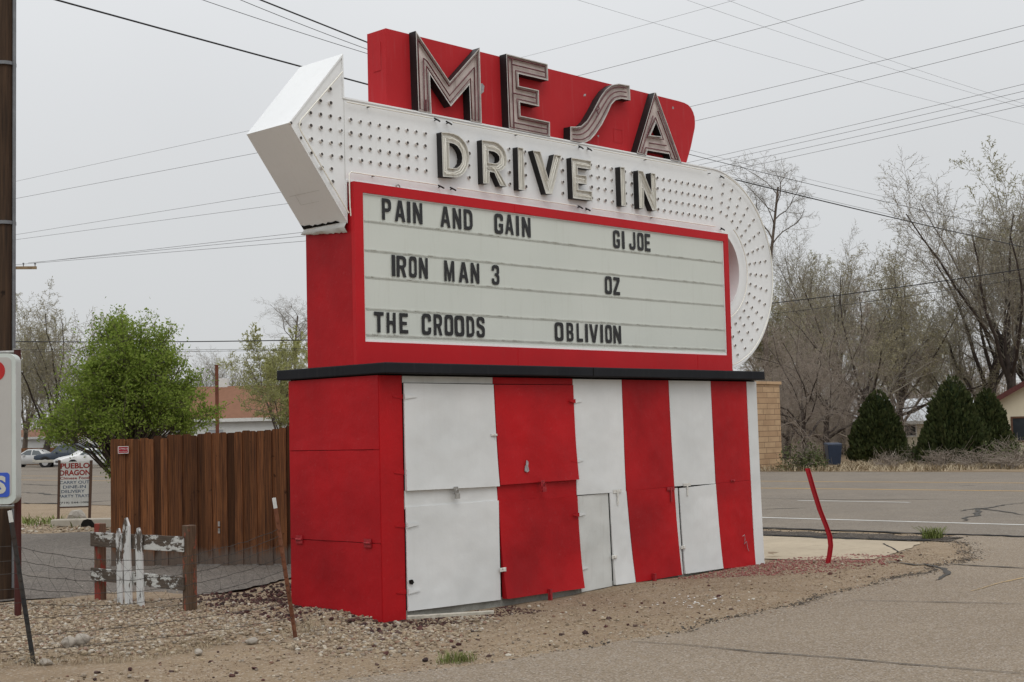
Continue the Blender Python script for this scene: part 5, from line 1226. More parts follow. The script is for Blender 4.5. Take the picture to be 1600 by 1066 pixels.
# leafy green tree in front of the cars
def leafy(px, d, h, rx, label):
    rs = random.Random(77); p = at(px, 600, d); t = thing('leafy_tree', (p.x, p.y, 0), label, 'tree')
    ex_, ey_ = Vector(_r0), Vector((-_r0.y, _r0.x, 0)); a, b = MB(), MB(); LV_, LF_ = [], []
    a.tube([(0, 0, -.1), (.04, 0, .5), (.02, .03, 1.1), (0, 0, 2.3)], [.10, .08, .07, .03], 8)
    C_ = []
    while len(C_) < 250:                                             # leaf clumps through an uneven dome
        u, w_, z = rs.uniform(-1, 1), rs.uniform(-1, 1), rs.uniform(.40, 1)
        q = u*u+w_*w_; top = 1-.50*q**1.3; bot = .50-.03*q
        n1 = noise.noise((u*2.1, w_*2.1, z*3+4))
        if q < 1 and bot < z < top+.10*n1 and (q > .25 or z > .6 or rs.random() < .35): C_.append(ex_*(u*rx)+ey_*(w_*rx*.9)+Vector((0, 0, z*h)))
    for u, z in ((-.10, 1.02), (.52, .97), (.46, .93), (-.5, .86), (-.9, .52), (.97, .56), (.8, .74), (-.86, .60), (-.18, .40), (-.13, .30), (-.05, .95), (.15, .94), (.72, .80)): C_.append(ex_*(u*rx)+ey_*rs.uniform(-.4, .4)+Vector((0, 0, z*h)))
    for c in C_:
        hub = Vector((0, 0, min(2.3, max(.55, c.z*.42))))+Vector((rs.gauss(0, .04), rs.gauss(0, .04), 0)); m_ = hub.lerp(c, .55)+Vector((0, 0, .12*h*.4))
        (a if rs.random() < .3 else b).tube([hub, m_, c], [.022, .014, .005], 4, cap=False)
        rr_ = rs.uniform(.20, .40)
        for _ in range(5):
            e_ = c+Vector((rs.gauss(0, 1), rs.gauss(0, 1), rs.gauss(.35, .8)))*rr_*.75; b.tube([m_.lerp(c, rs.uniform(.5, 1)), e_], [.007, .003], 3, cap=False)
            for _k in range(40):
                q = c.lerp(e_, rs.uniform(.1, 1.08))+Vector((rs.gauss(0, 1), rs.gauss(0, 1), rs.gauss(0, 1)))*rr_*.24
                s_ = .042*rs.uniform(.55, 1.3); n_ = Vector((rs.gauss(0, 1), rs.gauss(0, 1), rs.gauss(.5, .9))).normalized(); u = n_.orthogonal().normalized(); u = Matrix.Rotation(rs.random()*6.28, 3, n_) @ u; v = n_.cross(u)
                o = len(LV_); LV_.extend([q-u*s_*.7, q+v*s_*.38-n_*s_*.1, q+u*s_*.85, q-v*s_*.38-n_*s_*.1]); LF_.append((o, o+1, o+2, o+3))
    a.build('trunk', M['bark'], t, local=True); b.build('branches', M['bark'], t, local=True)
    mesh_np('foliage', [tuple(v) for v in LV_], LF_, M['leaf'], parent=t, local=True)
    return t
leafy(203, 27.5, 4.12, 1.50, 'bushy fresh green leafy tree rising behind the wooden fence')

# cypress shrubs
def cypress(px, d, h, rad, seed, label):
    rs = np.random.RandomState(seed); p = at(px, 600, d); t = thing('cypress', (p.x, p.y, 0), label, 'shrub', 'cypresses beyond the road')
    def prof(u, a): return rad*((1-u)**.62)*(min(1, .72+u*2.2))*(1+.10*math.sin(a*3+seed)+.07*math.sin(a*7+u*9))
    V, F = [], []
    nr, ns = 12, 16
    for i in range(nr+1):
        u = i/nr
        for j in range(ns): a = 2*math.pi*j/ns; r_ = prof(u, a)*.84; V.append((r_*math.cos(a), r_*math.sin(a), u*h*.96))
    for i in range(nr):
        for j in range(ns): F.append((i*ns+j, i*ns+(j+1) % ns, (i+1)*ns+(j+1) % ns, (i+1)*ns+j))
    mesh_np('opaque_core', V, F, M['cypress_core'], parent=t, local=True)  # solid dark green core that stops sight through the leaf cards
    V, F = [], []
    for _ in range(7500):
        u = 1-math.sqrt(rs.rand()*.99); a = rs.rand()*6.2832; r_ = prof(u, a)*(.84+.18*rs.rand()**1.5)*(1+.16*noise.noise((math.cos(a)*2.6, math.sin(a)*2.6, u*7+seed))+.08*noise.noise((math.cos(a)*8, math.sin(a)*8, u*20+seed)))
        c = np.array([r_*math.cos(a), r_*math.sin(a), u*h]); up_ = np.array([math.cos(a)*.45+rs.randn()*.2, math.sin(a)*.45+rs.randn()*.2, 1.+rs.randn()*.2]); up_ /= np.linalg.norm(up_)
        sd = np.cross(up_, rs.randn(3)); sd /= np.linalg.norm(sd); l = .20*rs.uniform(.5, 1.2); ww = .055*rs.uniform(.6, 1.3); o = len(V)
        V += [c-sd*ww*.5, c+sd*ww*.5, c+up_*l*.6+sd*ww, c+up_*l, c+up_*l*.6-sd*ww]
        F += [(o, o+1, o+2, o+4), (o+4, o+2, o+3, o+3)]
    Q = [f for f in F if f[2] != f[3]]; T = [f[:3] for f in F if f[2] == f[3]]
    mb = MB(); mb.add([tuple(v) for v in V], Q+T); mb.build('foliage', M['cypress'], t, local=True)
    tr_ = MB(); tr_.tube([(0, 0, -.1), (0, 0, .5)], [.12, .10], 8); tr_.build('trunk', M['bark_dark'], t, local=True)
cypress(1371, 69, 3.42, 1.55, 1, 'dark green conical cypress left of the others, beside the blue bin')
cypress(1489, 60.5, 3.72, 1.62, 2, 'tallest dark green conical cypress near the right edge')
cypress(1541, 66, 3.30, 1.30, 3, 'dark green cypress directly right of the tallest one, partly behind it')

# shrubs, brush and dry grass along the far verge
def bush(px, d, h, r_, seed, mat, n, label, cat='shrub', name='shrub', group=None, leaf=.10, twigs='twig_grey', flat=1.):
    rs = np.random.RandomState(seed); p = at(px, 600, d); t = thing(name, (p.x, p.y, 0), label, cat, group); tw = MB(); V, F = [], []
    for i in range(60):
        a = rs.rand()*6.28; e_ = rs.uniform(.2, 1.4); L_ = rs.uniform(.6, 1.05); q = Vector((r_*L_*math.cos(a)*math.cos(e_), r_*L_*math.sin(a)*math.cos(e_), h*L_*math.sin(e_)))
        b0 = Vector((rs.randn()*r_*.15, rs.randn()*r_*.15, -.02)); m_ = b0.lerp(q, .5)+Vector((0, 0, h*.12)); tw.tube([b0, m_, q], [.016, .011, .005], 3, cap=False)
        for _ in range(3):
            s0 = m_.lerp(q, rs.rand()); tw.tube([s0, s0+Vector((rs.randn()*.25*r_, rs.randn()*.25*r_, abs(rs.randn())*.25*h))], [.008, .004], 3, cap=False)
    tw.build('branches', M[twigs], t, local=True)
    for _ in range(n):
        a = rs.rand()*6.28; e_ = math.asin(rs.rand()); L_ = rs.rand()**.4*(1+.25*math.sin(a*3+seed)); c = np.array([r_*L_*math.cos(a)*math.cos(e_), r_*L_*math.sin(a)*math.cos(e_), h*L_*math.sin(e_)])
        u = rs.randn(3); u /= np.linalg.norm(u); v = np.cross(u, rs.randn(3)); v /= np.linalg.norm(v); s_ = leaf*rs.uniform(.5, 1.2); o = len(V); V += [c-u*s_*.6, c+v*s_*.35, c+u*s_*.6, c-v*s_*.35]; F.append((o, o+1, o+2, o+3))
    if n: mesh_np('foliage', V, F, M[mat], parent=t, local=True)
    return t
bush(1255, 59, 1.05, 1.05, 1, 'shrub', 1600, 'low green shrub at the foot of the sandstone wall')
bush(1432, 63, .95, 1.0, 2, 'cypress', 1800, 'low dark green bush between the left and tallest cypresses')
bush(1580, 58, 1.1, 1.5, 3, 'shrub', 1200, 'low green hedge bush in front of the cream house')
DB = 'dead twig bushes along the far verge'
for i, (px, d, h, r_, lab) in enumerate(((1465, 57, .75, 1.1, 'bare pale twig bush at the foot of the tallest cypress'), (1520, 56, .8, 1.4, 'bare leaning twig bush in front of the right cypress'), (1575, 55, .6, 1.5, 'bare twig bush at the verge below the cream house'), (1385, 58, .7, .9, 'low bare twig bush below the left cypress'), (1285, 84, 2.6, 3.2, 'grey brush thicket behind the blue bin'), (1248, 88, 2.8, 3.2, 'grey brush thicket behind the green shrub by the wall'), (1325, 92, 2.4, 3.0, 'grey brush thicket behind the left cypress'))):
    bush(px, d, h, r_, 10+i, 'bud_tan', 0 if i < 4 else 500, lab, 'bush', 'twig_bush', DB, .12)
rs = random.Random(21); P = []
while len(P) < 5200:
    px = rs.uniform(1170, 1620); d = rs.uniform(53.5, 66); p = at(px, 700, d)
    if p.x < 40.0: continue
    if noise.noise((p.x*.35, p.y*.35, 3)) > -.25: P.append((p.x, p.y, 0))
tag(blades('dry_grass', P, .06, .30, .02, M['grass_dry'], 9, 1.2), kind='stuff')
# far-off wood closing the view behind the houses
def wood(name, pxs, d0, d1, h0, h1, n, seed):
    rs = random.Random(seed); mb = MB()
    for _ in range(n):
        px = rs.uniform(*pxs); d = rs.uniform(d0, d1); p = at(px, 600, d); h = rs.uniform(h0, h1)*(.75+.5*noise.noise((px*.012, seed, 0))); b0 = Vector((p.x, p.y, -.2)); tp_ = b0+Vector((rs.gauss(0, h*.12), rs.gauss(0, h*.12), h)); m_ = b0.lerp(tp_, .5)+Vector((rs.gauss(0, .3), rs.gauss(0, .3), 0))
        mb.tube([b0, m_, tp_], [.10, .06, .015], 3, cap=False)
        for k_ in range(7):
            s0 = b0.lerp(tp_, rs.uniform(.15, .95)); e_ = s0+Vector((rs.gauss(0, 1), rs.gauss(0, 1), rs.uniform(.2, 1.4)))*h*.14; mb.tube([s0, e_], [.03, .01], 3, cap=False)
            for _q in range(3): s1 = s0.lerp(e_, rs.random()); mb.tube([s1, s1+Vector((rs.gauss(0, 1), rs.gauss(0, 1), rs.uniform(-.2, 1)))*h*.06], [.016, .008], 3, cap=False)
    return tag(mb.build(name, M['twig_grey']), kind='stuff')
wood('distant_wood', (1150, 1680), 150, 185, 6, 11, 700, 1)
wood('distant_wood', (-60, 520), 175, 215, 4.5, 9.5, 520, 2)

# ---------------------------------------------------------------- buildings
M['shingle'] = island('shingle', [(.235, .115, .070), (.20, .10, .062), (.265, .135, .085)], .9, 3); M['wall_white'] = paint('wall_white', (.66, .67, .66), (.60, .61, .60), .7, .2, 1, (.4, .37, .33), .2)
M['fascia'] = plain('fascia', (.62, .62, .60), .6, .3, .1); M['garage'] = plain('garage', (.34, .36, .38), .5, .3, .1); M['pane'] = plain('pane', (.03, .035, .04), .12, .5, .2, 2, bstr=0)
M['cream'] = paint('cream', (.64, .58, .44), (.58, .525, .40), .8, .2, 1, (.35, .3, .22), .2); M['maroon'] = plain('maroon', (.085, .025, .022), .6, .3, .2); M['brown_trim'] = plain('brown_trim', (.10, .05, .03), .6, .3, .2)
M['pale_roof'] = plain('pale_roof', (.56, .58, .60), .6, .3, .12, 1.5)
def house(name, px, d, rz, L, Dp, eave, ridge, wall, roof, trim, label, wins=(), chimney=None, over=.35, gable_front=False):
    p = at(px, 640, d); t = thing(name, (p.x, p.y, 0), label, 'house', rz=rz)
    # local x along the front, -y towards the viewer
    mb = MB(); hl, hd = L/2, Dp/2
    mb.box(-hl, hl, -hd, hd, -.2, eave)
    if gable_front: mb.prism([[(-hl, eave), (hl, eave), (0, ridge-.1)]], -hd, hd)
    else: mb.add([(x, y, z) for x in (-hl, hl) for y, z in ((-hd, eave), (hd, eave), (0, ridge-.1))], [(0, 1, 2), (3, 5, 4)])
    mb.build('wall', M[wall], t, local=True)
    if gable_front:
        s_ = (ridge-eave)/hl; e_ = eave-over*s_; mb = MB()
        mb.prism([[(-hl-over, e_), (0, ridge), (hl+over, e_), (hl+over, e_+.16), (0, ridge+.18), (-hl-over, e_+.16)]], -hd-over, hd+over); rf = mb.build('roof', M[roof], t, local=True)
        mb = MB(); mb.prism([[(-hl-over-.02, e_-.10), (0, ridge-.10), (hl+over+.02, e_-.10), (hl+over+.02, e_+.17), (0, ridge+.2), (-hl-over-.02, e_+.17)]], -hd-over-.06, -hd-over-.004); mb.build('fascia', M[trim], t, local=True)
    else:
        s_ = (ridge-eave)/hd; e_ = eave-over*s_; mb = MB(); prof = [(-hd-over, e_), (0, ridge), (hd+over, e_), (hd+over, e_+.15), (0, ridge+.17), (-hd-over, e_+.15)]
        n_ = len(prof); V = [(-hl-over, y, z) for y, z in prof]+[(hl+over, y, z) for y, z in prof]; mb.add(V, [(i, (i+1) % n_, n_+(i+1) % n_, n_+i) for i in range(n_)]+[(0,1,4,5), (1,2,3,4), (6,11,10,7), (7,10,9,8)]); rf = mb.build('roof', M[roof], t, local=True)
        MB().box(-hl-over, hl+over, -hd-over-.05, -hd-over-.003, e_-.08, e_+.16).build('fascia', M[trim], t, local=True)
    for (x0, x1, z0, z1, kind) in wins:
        fm = MB(); w_ = .09
        for q in ((x0-w_, x1+w_, z1, z1+w_), (x0-w_, x1+w_, z0-w_, z0), (x0-w_, x0, z0, z1), (x1, x1+w_, z0, z1)): fm.box(q[0], q[1], -hd-.05, -hd-.003, q[2], q[3])
        o = fm.build('window' if kind != 'garage' else 'garage_door', M[trim if kind != 'dark' else 'brown_trim'], t, local=True)
        MB().box(x0, x1, -hd-.02, -hd-.002, z0, z1).build('pane' if kind != 'garage' else 'door_leaf', M['pane' if kind != 'garage' else 'garage'], o, local=True)
        if kind == 'dark': MB().box((x0+x1)/2-.03, (x0+x1)/2+.03, -hd-.045, -hd-.022, z0, z1).build('mullion', M['brown_trim'], o, local=True)
    if chimney:
        x, y, z0, z1, w_ = chimney; MB().box(x-w_, x+w_, y-w_, y+w_, z0, z1).build('chimney', M['fascia'], rf, local=True)
    return t
face = -YAW                                                             # rotation that turns a house's front to the viewer
house('brown_roofed_house', 420, 104, face, 13, 8, 3.35, 5.55, 'wall_white', 'shingle', 'fascia', 'white house with a brown shingle roof and white chimney behind the wooden fence', [(-3.55, -2.5, 1.3, 2.55, 'garage'), (.8, 2.2, 1.2, 2.3, 'w'), (-6.0, -4.8, 1.2, 2.4, 'w')], (-3.3, .2, 4.6, 6.3, .33))
house('cream_house', 1668, 74, face-.40, 7.4, 8, 2.55, 4.6, 'cream', 'shingle', 'maroon', 'cream stucco house with a maroon roof edge at the right edge', [(-2.45, -.6, .85, 1.95, 'dark')], over=.45, gable_front=True)
house('pale_roofed_house', 1420, 112, face-.2, 9, 7, 2.0, 3.6, 'cream', 'pale_roof', 'fascia', 'far house with a pale grey roof glimpsed between the cypresses', [(-1.2, .2, .9, 1.7, 'w')])
house('long_building', 20, 150, face, 16, 8, 2.5, 3.2, 'wall_white', 'shingle', 'fascia', 'long pale building behind the brown fence at the far left', [(-3, -1.5, 1, 2, 'w')])
# sandstone building beside the sign's right end
m, nt, b_ = new_mat('sandstone', .9, .15); v = coords(nt)
sx_ = N(nt, 'ShaderNodeSeparateXYZ'); nt.links.new(v, sx_.inputs[0]); ad = N(nt, 'ShaderNodeMath', operation='ADD'); nt.links.new(sx_.outputs['X'], ad.inputs[0]); nt.links.new(sx_.outputs['Y'], ad.inputs[1])
cb = N(nt, 'ShaderNodeCombineXYZ'); nt.links.new(ad.outputs[0], cb.inputs['X']); nt.links.new(sx_.outputs['Z'], cb.inputs['Y'])
bt = N(nt, 'ShaderNodeTexBrick'); nt.links.new(cb.outputs[0], bt.inputs['Vector']); bt.inputs['Scale'].default_value = 1; bt.inputs['Brick Width'].default_value = .85; bt.inputs['Row Height'].default_value = .235; bt.inputs['Mortar Size'].default_value = .012; bt.inputs['Bias'].default_value = -.1
bt.inputs['Color1'].default_value = (.52, .36, .22, 1); bt.inputs['Color2'].default_value = (.44, .29, .175, 1); bt.inputs['Mortar'].default_value = (.15, .10, .065, 1); bt.offset = .37; bt.squash = 1.6; bt.squash_frequency = 3
c_ = mix(nt, ramp2(nt, noise_tex(nt, v, 3, 6), .4, .75, (0, 0, 0, 1), (.5, .5, .5, 1)), bt.outputs['Color'], (.27, .175, .105)); nt.links.new(c_, b_.inputs['Base Color']); M['sandstone'] = m
bump(nt, b_, bt.outputs['Fac'], -.4, .03)
cr = gp(1223, 733)
SB = thing('sandstone_building', (cr.x, cr.y, 0), 'tan sandstone block building seen past the right end of the marquee sign', 'building')
mb = MB(); mb.box(cr.x-4.2, cr.x, cr.y, cr.y+14, -.2, 3.62); mb.build('wall', M['sandstone'], SB, bevel=.04)
mb = MB(); mb.box(cr.x-4.28, cr.x+.06, cr.y-.06, cr.y+14.1, 3.622, 3.76); mb.build('coping', M['sandstone'], SB, bevel=.02)
# low brown fence behind the parked cars
M['far_fence'] = island('far_fence', [(.20, .095, .045), (.16, .075, .038), (.24, .12, .06)], .8, 4)
f0, f1 = at(-20, 700, 128), at(190, 700, 128); f0.z = f1.z = 0; d_ = (f1-f0).normalized(); L_ = (f1-f0).length; mb = MB(); x = 0
FF = thing('wooden_fence', tuple(f0), 'low orange brown board fence behind the parked cars', 'fence')
while x < L_: mb.obox(f0+d_*(x+.07)+ez*.75, d_*.066, Vector((d_.y, -d_.x, 0))*.012, ez*.76); x += .14
mb.build('board_panel', M['far_fence'], FF)
for z in (.4, 1.2): MB().beam(f0+Vector((d_.y, -d_.x, 0))*-.04+ez*z, f1+Vector((d_.y, -d_.x, 0))*-.04+ez*z, .04, .09).build('rail', M['far_fence'], FF)

# ---------------------------------------------------------------- parked cars
M['silver'] = plain('silver', (.50, .50, .49), .3, .5, .04, 2, metallic=.3, bstr=0); M['navy'] = plain('navy', (.022, .035, .055), .25, .6, .1, 2, bstr=0); M['beige'] = plain('beige', (.42, .40, .35), .4, .5, .05, 2, bstr=0); M['car_white'] = plain('car_white', (.66, .66, .65), .3, .5, .04, 2, bstr=0)
M['glass'] = plain('glass', (.05, .062, .066), .08, .7, .2, 1, bstr=0); M['tyre'] = plain('tyre', (.018, .018, .018), .8, .2, .2, 20, bstr=0); M['rimm'] = plain('rimm', (.45, .45, .45), .3, .5, .1, 20, metallic=.6, bstr=0); M['lamp_glass'] = plain('lamp_glass', (.60, .60, .58), .15, .6, .1, 5, bstr=0); M['grille'] = plain('grille', (.02, .02, .022), .4, .4, .2, 9, bstr=0); M['tail'] = plain('tail', (.30, .012, .012), .3, .5, .1, 5, bstr=0)
def car(name, loc, rz, st, L, W, body, label, cat, low=None, wheel_r=.32, wx=(.0, .0), glass=None):
    """st: stations (x from the rear, z bottom, z belt, z top, half width at belt, half width at top)"""
    t = thing(name, loc, label, cat, 'cars parked across the road', rz); mb = MB(); R_ = []
    for x, zb, zm, zt, wb, wt_ in st: R_.append([(x, -wb*.94, zb), (x, -wb, (zb+zm)/2), (x, -wb*.97, zm), (x, -wt_, zt), (x, -wt_*.5, zt+.02), (x, wt_*.5, zt+.02), (x, wt_, zt), (x, wb*.97, zm), (x, wb, (zb+zm)/2), (x, wb*.94, zb)])
    n = 10; V = [p for r_ in R_ for p in r_]; F = [(i*n+j, (i+1)*n+j, (i+1)*n+(j+1) % n, i*n+(j+1) % n) for i in range(len(R_)-1) for j in range(n)]
    mb.add(V, F, True); mb.add(R_[0], [tuple(range(n))]); mb.add(R_[-1], [tuple(range(n))[::-1]]); bo = mb.build('body', M[body], t, local=True, bevel=.03)
    if low:
        lo = MB()
        for sg in (-1, 1): lo.box(.12, L-.12, sg*W/2-.035, sg*W/2+.035, st[len(st)//2][1]+.02, st[len(st)//2][1]+.24)
        lo.box(L-.12, L+.10, -W*.47, W*.47, .42, .66); lo.box(-.08, .1, -W*.47, W*.47, .42, .66); lo.build('lower_trim', M[low], t, local=True, bevel=.03)
    def side_glass(P, name_='side_window'):
        for sg in (-1, 1):
            g_ = MB(); V = []
            for x, z in P:
                i = max(j for j in range(len(st)) if st[j][0] <= x+1e-6); j = min(i+1, len(st)-1); q = (x-st[i][0])/max(1e-6, st[j][0]-st[i][0]); s_ = [a+(b-a)*q for a, b in zip(st[i], st[j])]
                f_ = max(0, min(1, (z-s_[2])/max(.01, s_[3]-s_[2]))); y = s_[4]*.97+(s_[5]-s_[4]*.97)*f_; V.append((x, sg*(y+.012), z))
            g_.add(V, [tuple(range(len(V)))]); g_.build(name_, M['glass'], t, local=True)
    for P in glass['side']: side_glass(P)
    for nm, P in glass['ends']: g_ = MB(); g_.add(P, [(0, 1, 2, 3)]); g_.build(nm, M['glass'], t, local=True)
    for x in wx:
        for sg in (-1, 1):
            w_ = MB(); w_.tube([(x, sg*(W/2-.20), wheel_r), (x, sg*(W/2+.015), wheel_r)], wheel_r, 18); wo_ = w_.build('wheel', M['tyre'], t, local=True)
            r_ = MB(); r_.tube([(x, sg*(W/2-.1), wheel_r), (x, sg*(W/2+.024), wheel_r)], wheel_r*.62, 14); r_.build('rim', M['rimm'], wo_, local=True)
            ar = MB(); ar.tube([(x, sg*(W/2-.3), wheel_r+.02), (x, sg*(W/2+.006), wheel_r+.02)], wheel_r*1.16, 18); ar.build('wheel_arch', M['grille'], t, local=True)
    zf = st[-1][2]
    for sg in (-1, 1):
        h_ = MB(); h_.obox((L-.05, sg*W*.36, zf-.12), (.07, 0, 0), (0, .17, 0), (0, 0, .075)); h_.build('headlight', M['lamp_glass'], t, local=True, bevel=.02)
        h_ = MB(); h_.obox((.04, sg*W*.38, st[0][2]-.08), (.06, 0, 0), (0, .13, 0), (0, 0, .08)); h_.build('tail_light', M['tail'], t, local=True)
        mi = MB(); mi.obox((L*.62, sg*(W/2+.08), zf+.28), (.07, 0, 0), (0, .09, 0), (0, 0, .06)); mi.build('mirror', M[body], t, local=True, bevel=.02)
    gm = MB(); gm.obox((L-.01, 0, zf-.14), (.045, 0, 0), (0, W*.20, 0), (0, 0, .08)); gm.build('grille', M['grille'], t, local=True, bevel=.02)
    gm = MB(); gm.obox((L-.0, 0, zf-.42), (.04, 0, 0), (0, W*.36, 0), (0, 0, .05)); gm.build('lower_grille', M['grille'], t, local=True)
    return t
SED = [(0, .42, .78, .80, .72, .62), (.18, .28, .92, .96, .84, .70), (.95, .24, .96, .99, .88, .72), (1.55, .24, .96, 1.36, .89, .58), (2.0, .24, .95, 1.44, .89, .58), (2.65, .24, .94, 1.43, .89, .58), (3.4, .24, .92, .98, .89, .72), (4.2, .26, .80, .84, .86, .70), (4.55, .34, .68, .70, .78, .62)]
SEDG = dict(side=[[(1.28, .98), (1.68, 1.32), (2.18, 1.38), (2.18, .97)], [(2.26, .97), (2.26, 1.38), (2.66, 1.36), (3.2, .98)]], ends=[('windscreen', [(3.33, -.70, 1.0), (3.33, .70, 1.0), (2.72, .55, 1.425), (2.72, -.55, 1.425)]), ('rear_window', [(1.02, -.68, 1.02), (1.02, .68, 1.02), (1.5, .54, 1.35), (1.5, -.54, 1.35)])])
SUVS = [(0, .50, 1.0, 1.60, .82, .68), (.12, .40, 1.08, 1.72, .89, .68), (1.2, .36, 1.08, 1.80, .91, .69), (2.4, .36, 1.08, 1.78, .91, .69), (2.75, .36, 1.08, 1.70, .91, .67), (3.35, .36, 1.06, 1.12, .91, .76), (4.3, .40, 1.00, 1.04, .88, .74), (4.6, .46, .90, .93, .84, .72)]
SUVG = dict(side=[[(.35, 1.12), (.4, 1.62), (1.1, 1.68), (1.1, 1.12)], [(1.2, 1.12), (1.2, 1.68), (1.95, 1.68), (1.95, 1.12)], [(2.05, 1.12), (2.05, 1.67), (2.62, 1.62), (3.1, 1.13)]], ends=[('windscreen', [(3.30, -.74, 1.15), (3.30, .74, 1.15), (2.78, .65, 1.68), (2.78, -.65, 1.68)]), ('rear_window', [(.03, -.6, 1.2), (.03, .6, 1.2), (.10, .6, 1.6), (.10, -.6, 1.6)])])
left = math.atan2((-_r0).y, (-_r0).x)
g = at(97, 700, 116)
car('parked_car', (g.x, g.y, 0), left-.08, SED, 4.55, 1.78, 'silver', 'silver sedan parked at the far left beside the maroon post', 'car', None, .31, (.85, 3.7), SEDG)
g = at(150, 700, 113)
car('parked_suv', (g.x, g.y, 0), left+.10, SUVS, 4.6, 1.82, 'navy', 'dark blue off-road vehicle with beige lower trim between two pale cars', 'car', 'beige', .40, (.9, 3.72), SUVG)
g = at(185, 700, 106)
car('parked_car', (g.x, g.y, 0), left+.62, SED, 4.55, 1.78, 'car_white', 'white sedan parked nose forward right of the dark blue vehicle', 'car', None, .31, (.85, 3.7), SEDG)

# ---------------------------------------------------------------- bin, poles and wires
M['bin_blue'] = plain('bin_blue', (.016, .028, .055), .5, .4, .15, 6)
g = gp(1303, 731); BN = thing('wheelie_bin', (g.x, g.y, 0), 'dark blue wheeled rubbish bin standing beside the left cypress', 'bin', rz=face)
mb = MB(); mb.add([(-.24, -.26, .12), (.24, -.26, .12), (.24, .26, .12), (-.24, .26, .12), (-.31, -.36, .98), (.31, -.36, .98), (.31, .36, .98), (-.31, .36, .98)], [(0,3,2,1),(4,5,6,7),(0,1,5,4),(1,2,6,5),(2,3,7,6),(3,0,4,7)]); mb.build('body', M['bin_blue'], BN, local=True, bevel=.03)
mb = MB(); mb.add([(-.33, -.38, .985), (.33, -.38, .985), (.33, .38, .985), (-.33, .38, .985), (-.30, -.33, 1.04), (.30, -.33, 1.04), (.32, .36, 1.08), (-.32, .36, 1.08)], [(0,3,2,1),(4,5,6,7),(0,1,5,4),(1,2,6,5),(2,3,7,6),(3,0,4,7)]); mb.build('lid', M['bin_blue'], BN, local=True, bevel=.02)
for sg in (-1, 1): w_ = MB(); w_.tube([(sg*.22, .30, .12), (sg*.29, .30, .12)], .12, 14); w_.build('wheel', M['tyre'], BN, local=True)
w_ = MB(); w_.tube([(-.26, .42, 1.0), (.26, .42, 1.0)], .018, 8); w_.build('handle', M['bin_blue'], BN, local=True)
M['rust_pole'] = paint('rust_pole', (.16, .06, .035), (.12, .045, .03), .8, .2, 3, (.05, .02, .015), .5)
g = at(338.5, 572, 40); RP = thing('steel_post', (g.x, g.y, 0), 'thin rusty steel post rising above the wooden fence', 'post')
MB().tube([(g.x, g.y, -.1), (g.x, g.y, g.z)], .052, 10).build('post', M['rust_pole'], RP); MB().tube([(g.x, g.y, g.z), (g.x, g.y, g.z+.03)], .058, 10).build('cap', M['rust_pole'], RP)
M['arm_wood'] = wood_mat('arm_wood', (.30, .22, .13), (.2, .14, .085), (3, 3, 3), False)
g0, g1 = at(-16, 419, 62), at(57, 418.5, 62); gm_ = at(12, 419, 62)
DP = thing('utility_pole', (gm_.x, gm_.y, 0), 'far utility pole with a tan crossarm showing behind the near pole', 'utility pole')
MB().tube([(gm_.x, gm_.y, -.1), (gm_.x, gm_.y, gm_.z+.9)], [.16, .11], 12).build('pole', M['pole_wood'], DP)
MB().beam(g0, g1, .10, .12).build('crossarm', M['arm_wood'], DP)
for u in (.05, .3, .72, .97): q = g0.lerp(g1, u); i_ = MB(); i_.tube([q+ez*.06, q+ez*.14, q+ez*.16, q+ez*.22], [.02, .02, .05, .03], 8); i_.build('insulator', M['conduit'], DP)
M['cable'] = plain('cable', (.025, .025, .027), .6, .3, .2, 9, bstr=0); M['line'] = plain('line', (.13, .13, .135), .5, .4, .15, 9, bstr=0)
WG = 'power lines overhead'
def wire(p, q, d0, d1, r_, mat, label, sag=.0, ext=(0, 0), knots=None):
    A_, B_ = at(*p, d0), at(*q, d1); v_ = B_-A_; A2, B3 = A_-v_*ext[0], B_+v_*ext[1]
    pts = []
    for i in range(25):
        t_ = i/24; c = A2.lerp(B3, t_); c.z -= sag*4*t_*(1-t_); pts.append(c)
    mb = MB(); mb.tube(pts, r_, 5)
    o = mb.build('power_line', M[mat], None, origin=tuple(A2)); tag(o, label, 'power line', WG)
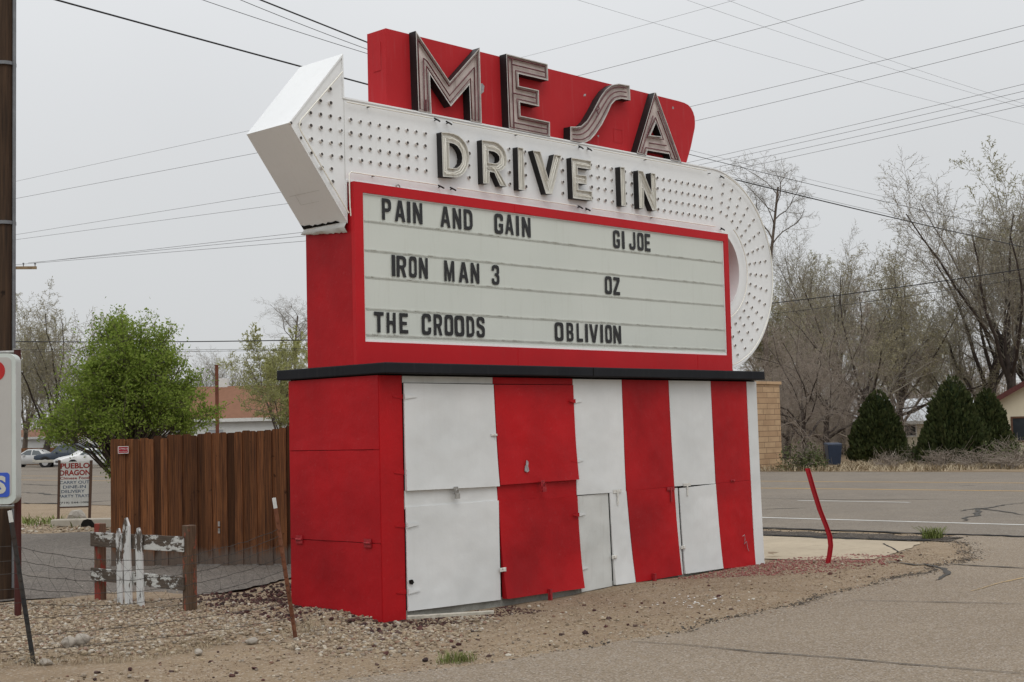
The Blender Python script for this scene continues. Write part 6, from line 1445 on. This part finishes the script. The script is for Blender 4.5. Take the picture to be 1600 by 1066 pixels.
W = [((112, 0), (1600, 383), 30, 62, .021, 'cable', 'thick black cable crossing behind the arrow tip and on down to the right', .3, (.1, .1)),
     ((407, 0), (573, 66), 32, 36, .019, 'cable', 'thick black cable entering at the top and meeting the red board corner', 0, (.3, 1.0)),
     ((383, 0), (573, 71), 33, 37, .008, 'cable', 'thin cable just left of the thick one reaching the red board corner', .1, (.3, 1.0)),
     ((325, 0), (573, 78), 34, 38, .008, 'cable', 'lowest thin cable reaching the red board just below its corner', .1, (.3, 1.0)),
     ((1182, 260), (1600, 360), 52, 70, .011, 'cable', 'dark line through the slender tree just above the thick cable', .2, (.6, .2)),
     ((1210, 286), (1600, 378), 56, 74, .008, 'line', 'thin line running close above the thick cable on the right', .2, (.6, .2)),
     ((1227, 265), (1600, 352), 60, 76, .006, 'line', 'faintest thin line above the dark line through the slender tree', .2, (.6, .2)),
     ((1210, 466), (1600, 417), 58, 50, .018, 'cable', 'thick black cable rising to the right from behind the arrow bend', .2, (.8, .2)),
     ((1210, 483), (1600, 432), 59, 51, .009, 'cable', 'thinner cable directly below the thick one rising from the arrow bend', .2, (.8, .2)),
     ((1090, 185), (1600, 62), 60, 48, .009, 'line', 'line leaving the round corner of the red board, lower of two', .1, (.6, .2)),
     ((1085, 162), (1600, 38), 60, 48, .009, 'line', 'line leaving the top of the red board corner, upper of two', .1, (.6, .2)),
     ((905, 115), (1340, 0), 58, 50, .009, 'line', 'line rising from behind the letter S to the top edge', .1, (.6, .4)),
     ((835, 82), (1140, 0), 66, 56, .006, 'line', 'faint line rising from behind the letter E to the top edge', .1, (.6, .4)),
     ((920, 0), (1600, 190), 60, 72, .006, 'line', 'faint line descending to the right, lowest of three', .3, (.2, .2)),
     ((1088, 0), (1600, 164), 60, 72, .006, 'line', 'faint line descending to the right, middle of three', .3, (.2, .2)),
     ((1150, 0), (1600, 158), 60, 72, .006, 'line', 'faint line descending to the right, topmost of three', .3, (.2, .2)),
     ((1160, 232), (1600, 130), 66, 52, .009, 'line', 'topmost of the four parallel lines above the bare trees', .1, (.8, .2)),
     ((1160, 240), (1600, 141), 66, 52, .009, 'line', 'second from top of the four parallel lines above the bare trees', .1, (.8, .2)),
     ((1177, 246), (1600, 152), 66, 52, .009, 'line', 'third from top of the four parallel lines above the bare trees', .1, (.8, .2)),
     ((1202, 250), (1600, 163), 66, 52, .009, 'line', 'lowest of the four parallel lines above the bare trees', .1, (.8, .2)),
     ((27, 283), (400, 202), 70, 60, .007, 'line', 'highest thin line left of the arrow tip', 0, (.3, .6)),
     ((27, 310), (397, 240), 70, 60, .009, 'line', 'thin line ending behind the arrow tip', 0, (.3, .6)),
     ((30, 366), (436, 301), 70, 60, .008, 'line', 'upper of two lines passing behind the lower face of the arrow nose', 0, (.3, .6)),
     ((30, 374), (452, 318), 70, 60, .008, 'line', 'lower of two lines passing behind the lower face of the arrow nose', 0, (.3, .6)),
     ((57, 410), (475, 363), 62, 50, .008, 'line', 'upper line from the crossarm to the red cabinet', 0, (0, .8)),
     ((44, 411), (475, 369), 62, 50, .008, 'line', 'middle line from the crossarm to the red cabinet', 0, (0, .8)),
     ((22, 414), (475, 377), 62, 50, .008, 'line', 'lower line from the crossarm to the red cabinet', 0, (0, .8)),
     ((30, 532), (478, 528), 64, 60, .022, 'cable', 'thick level cable passing in front of the left trees', .12, (.2, .4)),
     ((30, 545), (478, 542), 66, 62, .008, 'cable', 'upper thin level cable below the thick one on the left', .1, (.2, .4)),
     ((250, 548), (478, 546), 66, 62, .009, 'cable', 'lower thin level cable between the green tree and the sign', .05, (1.0, .4))]
for w_ in W: wire(*w_)
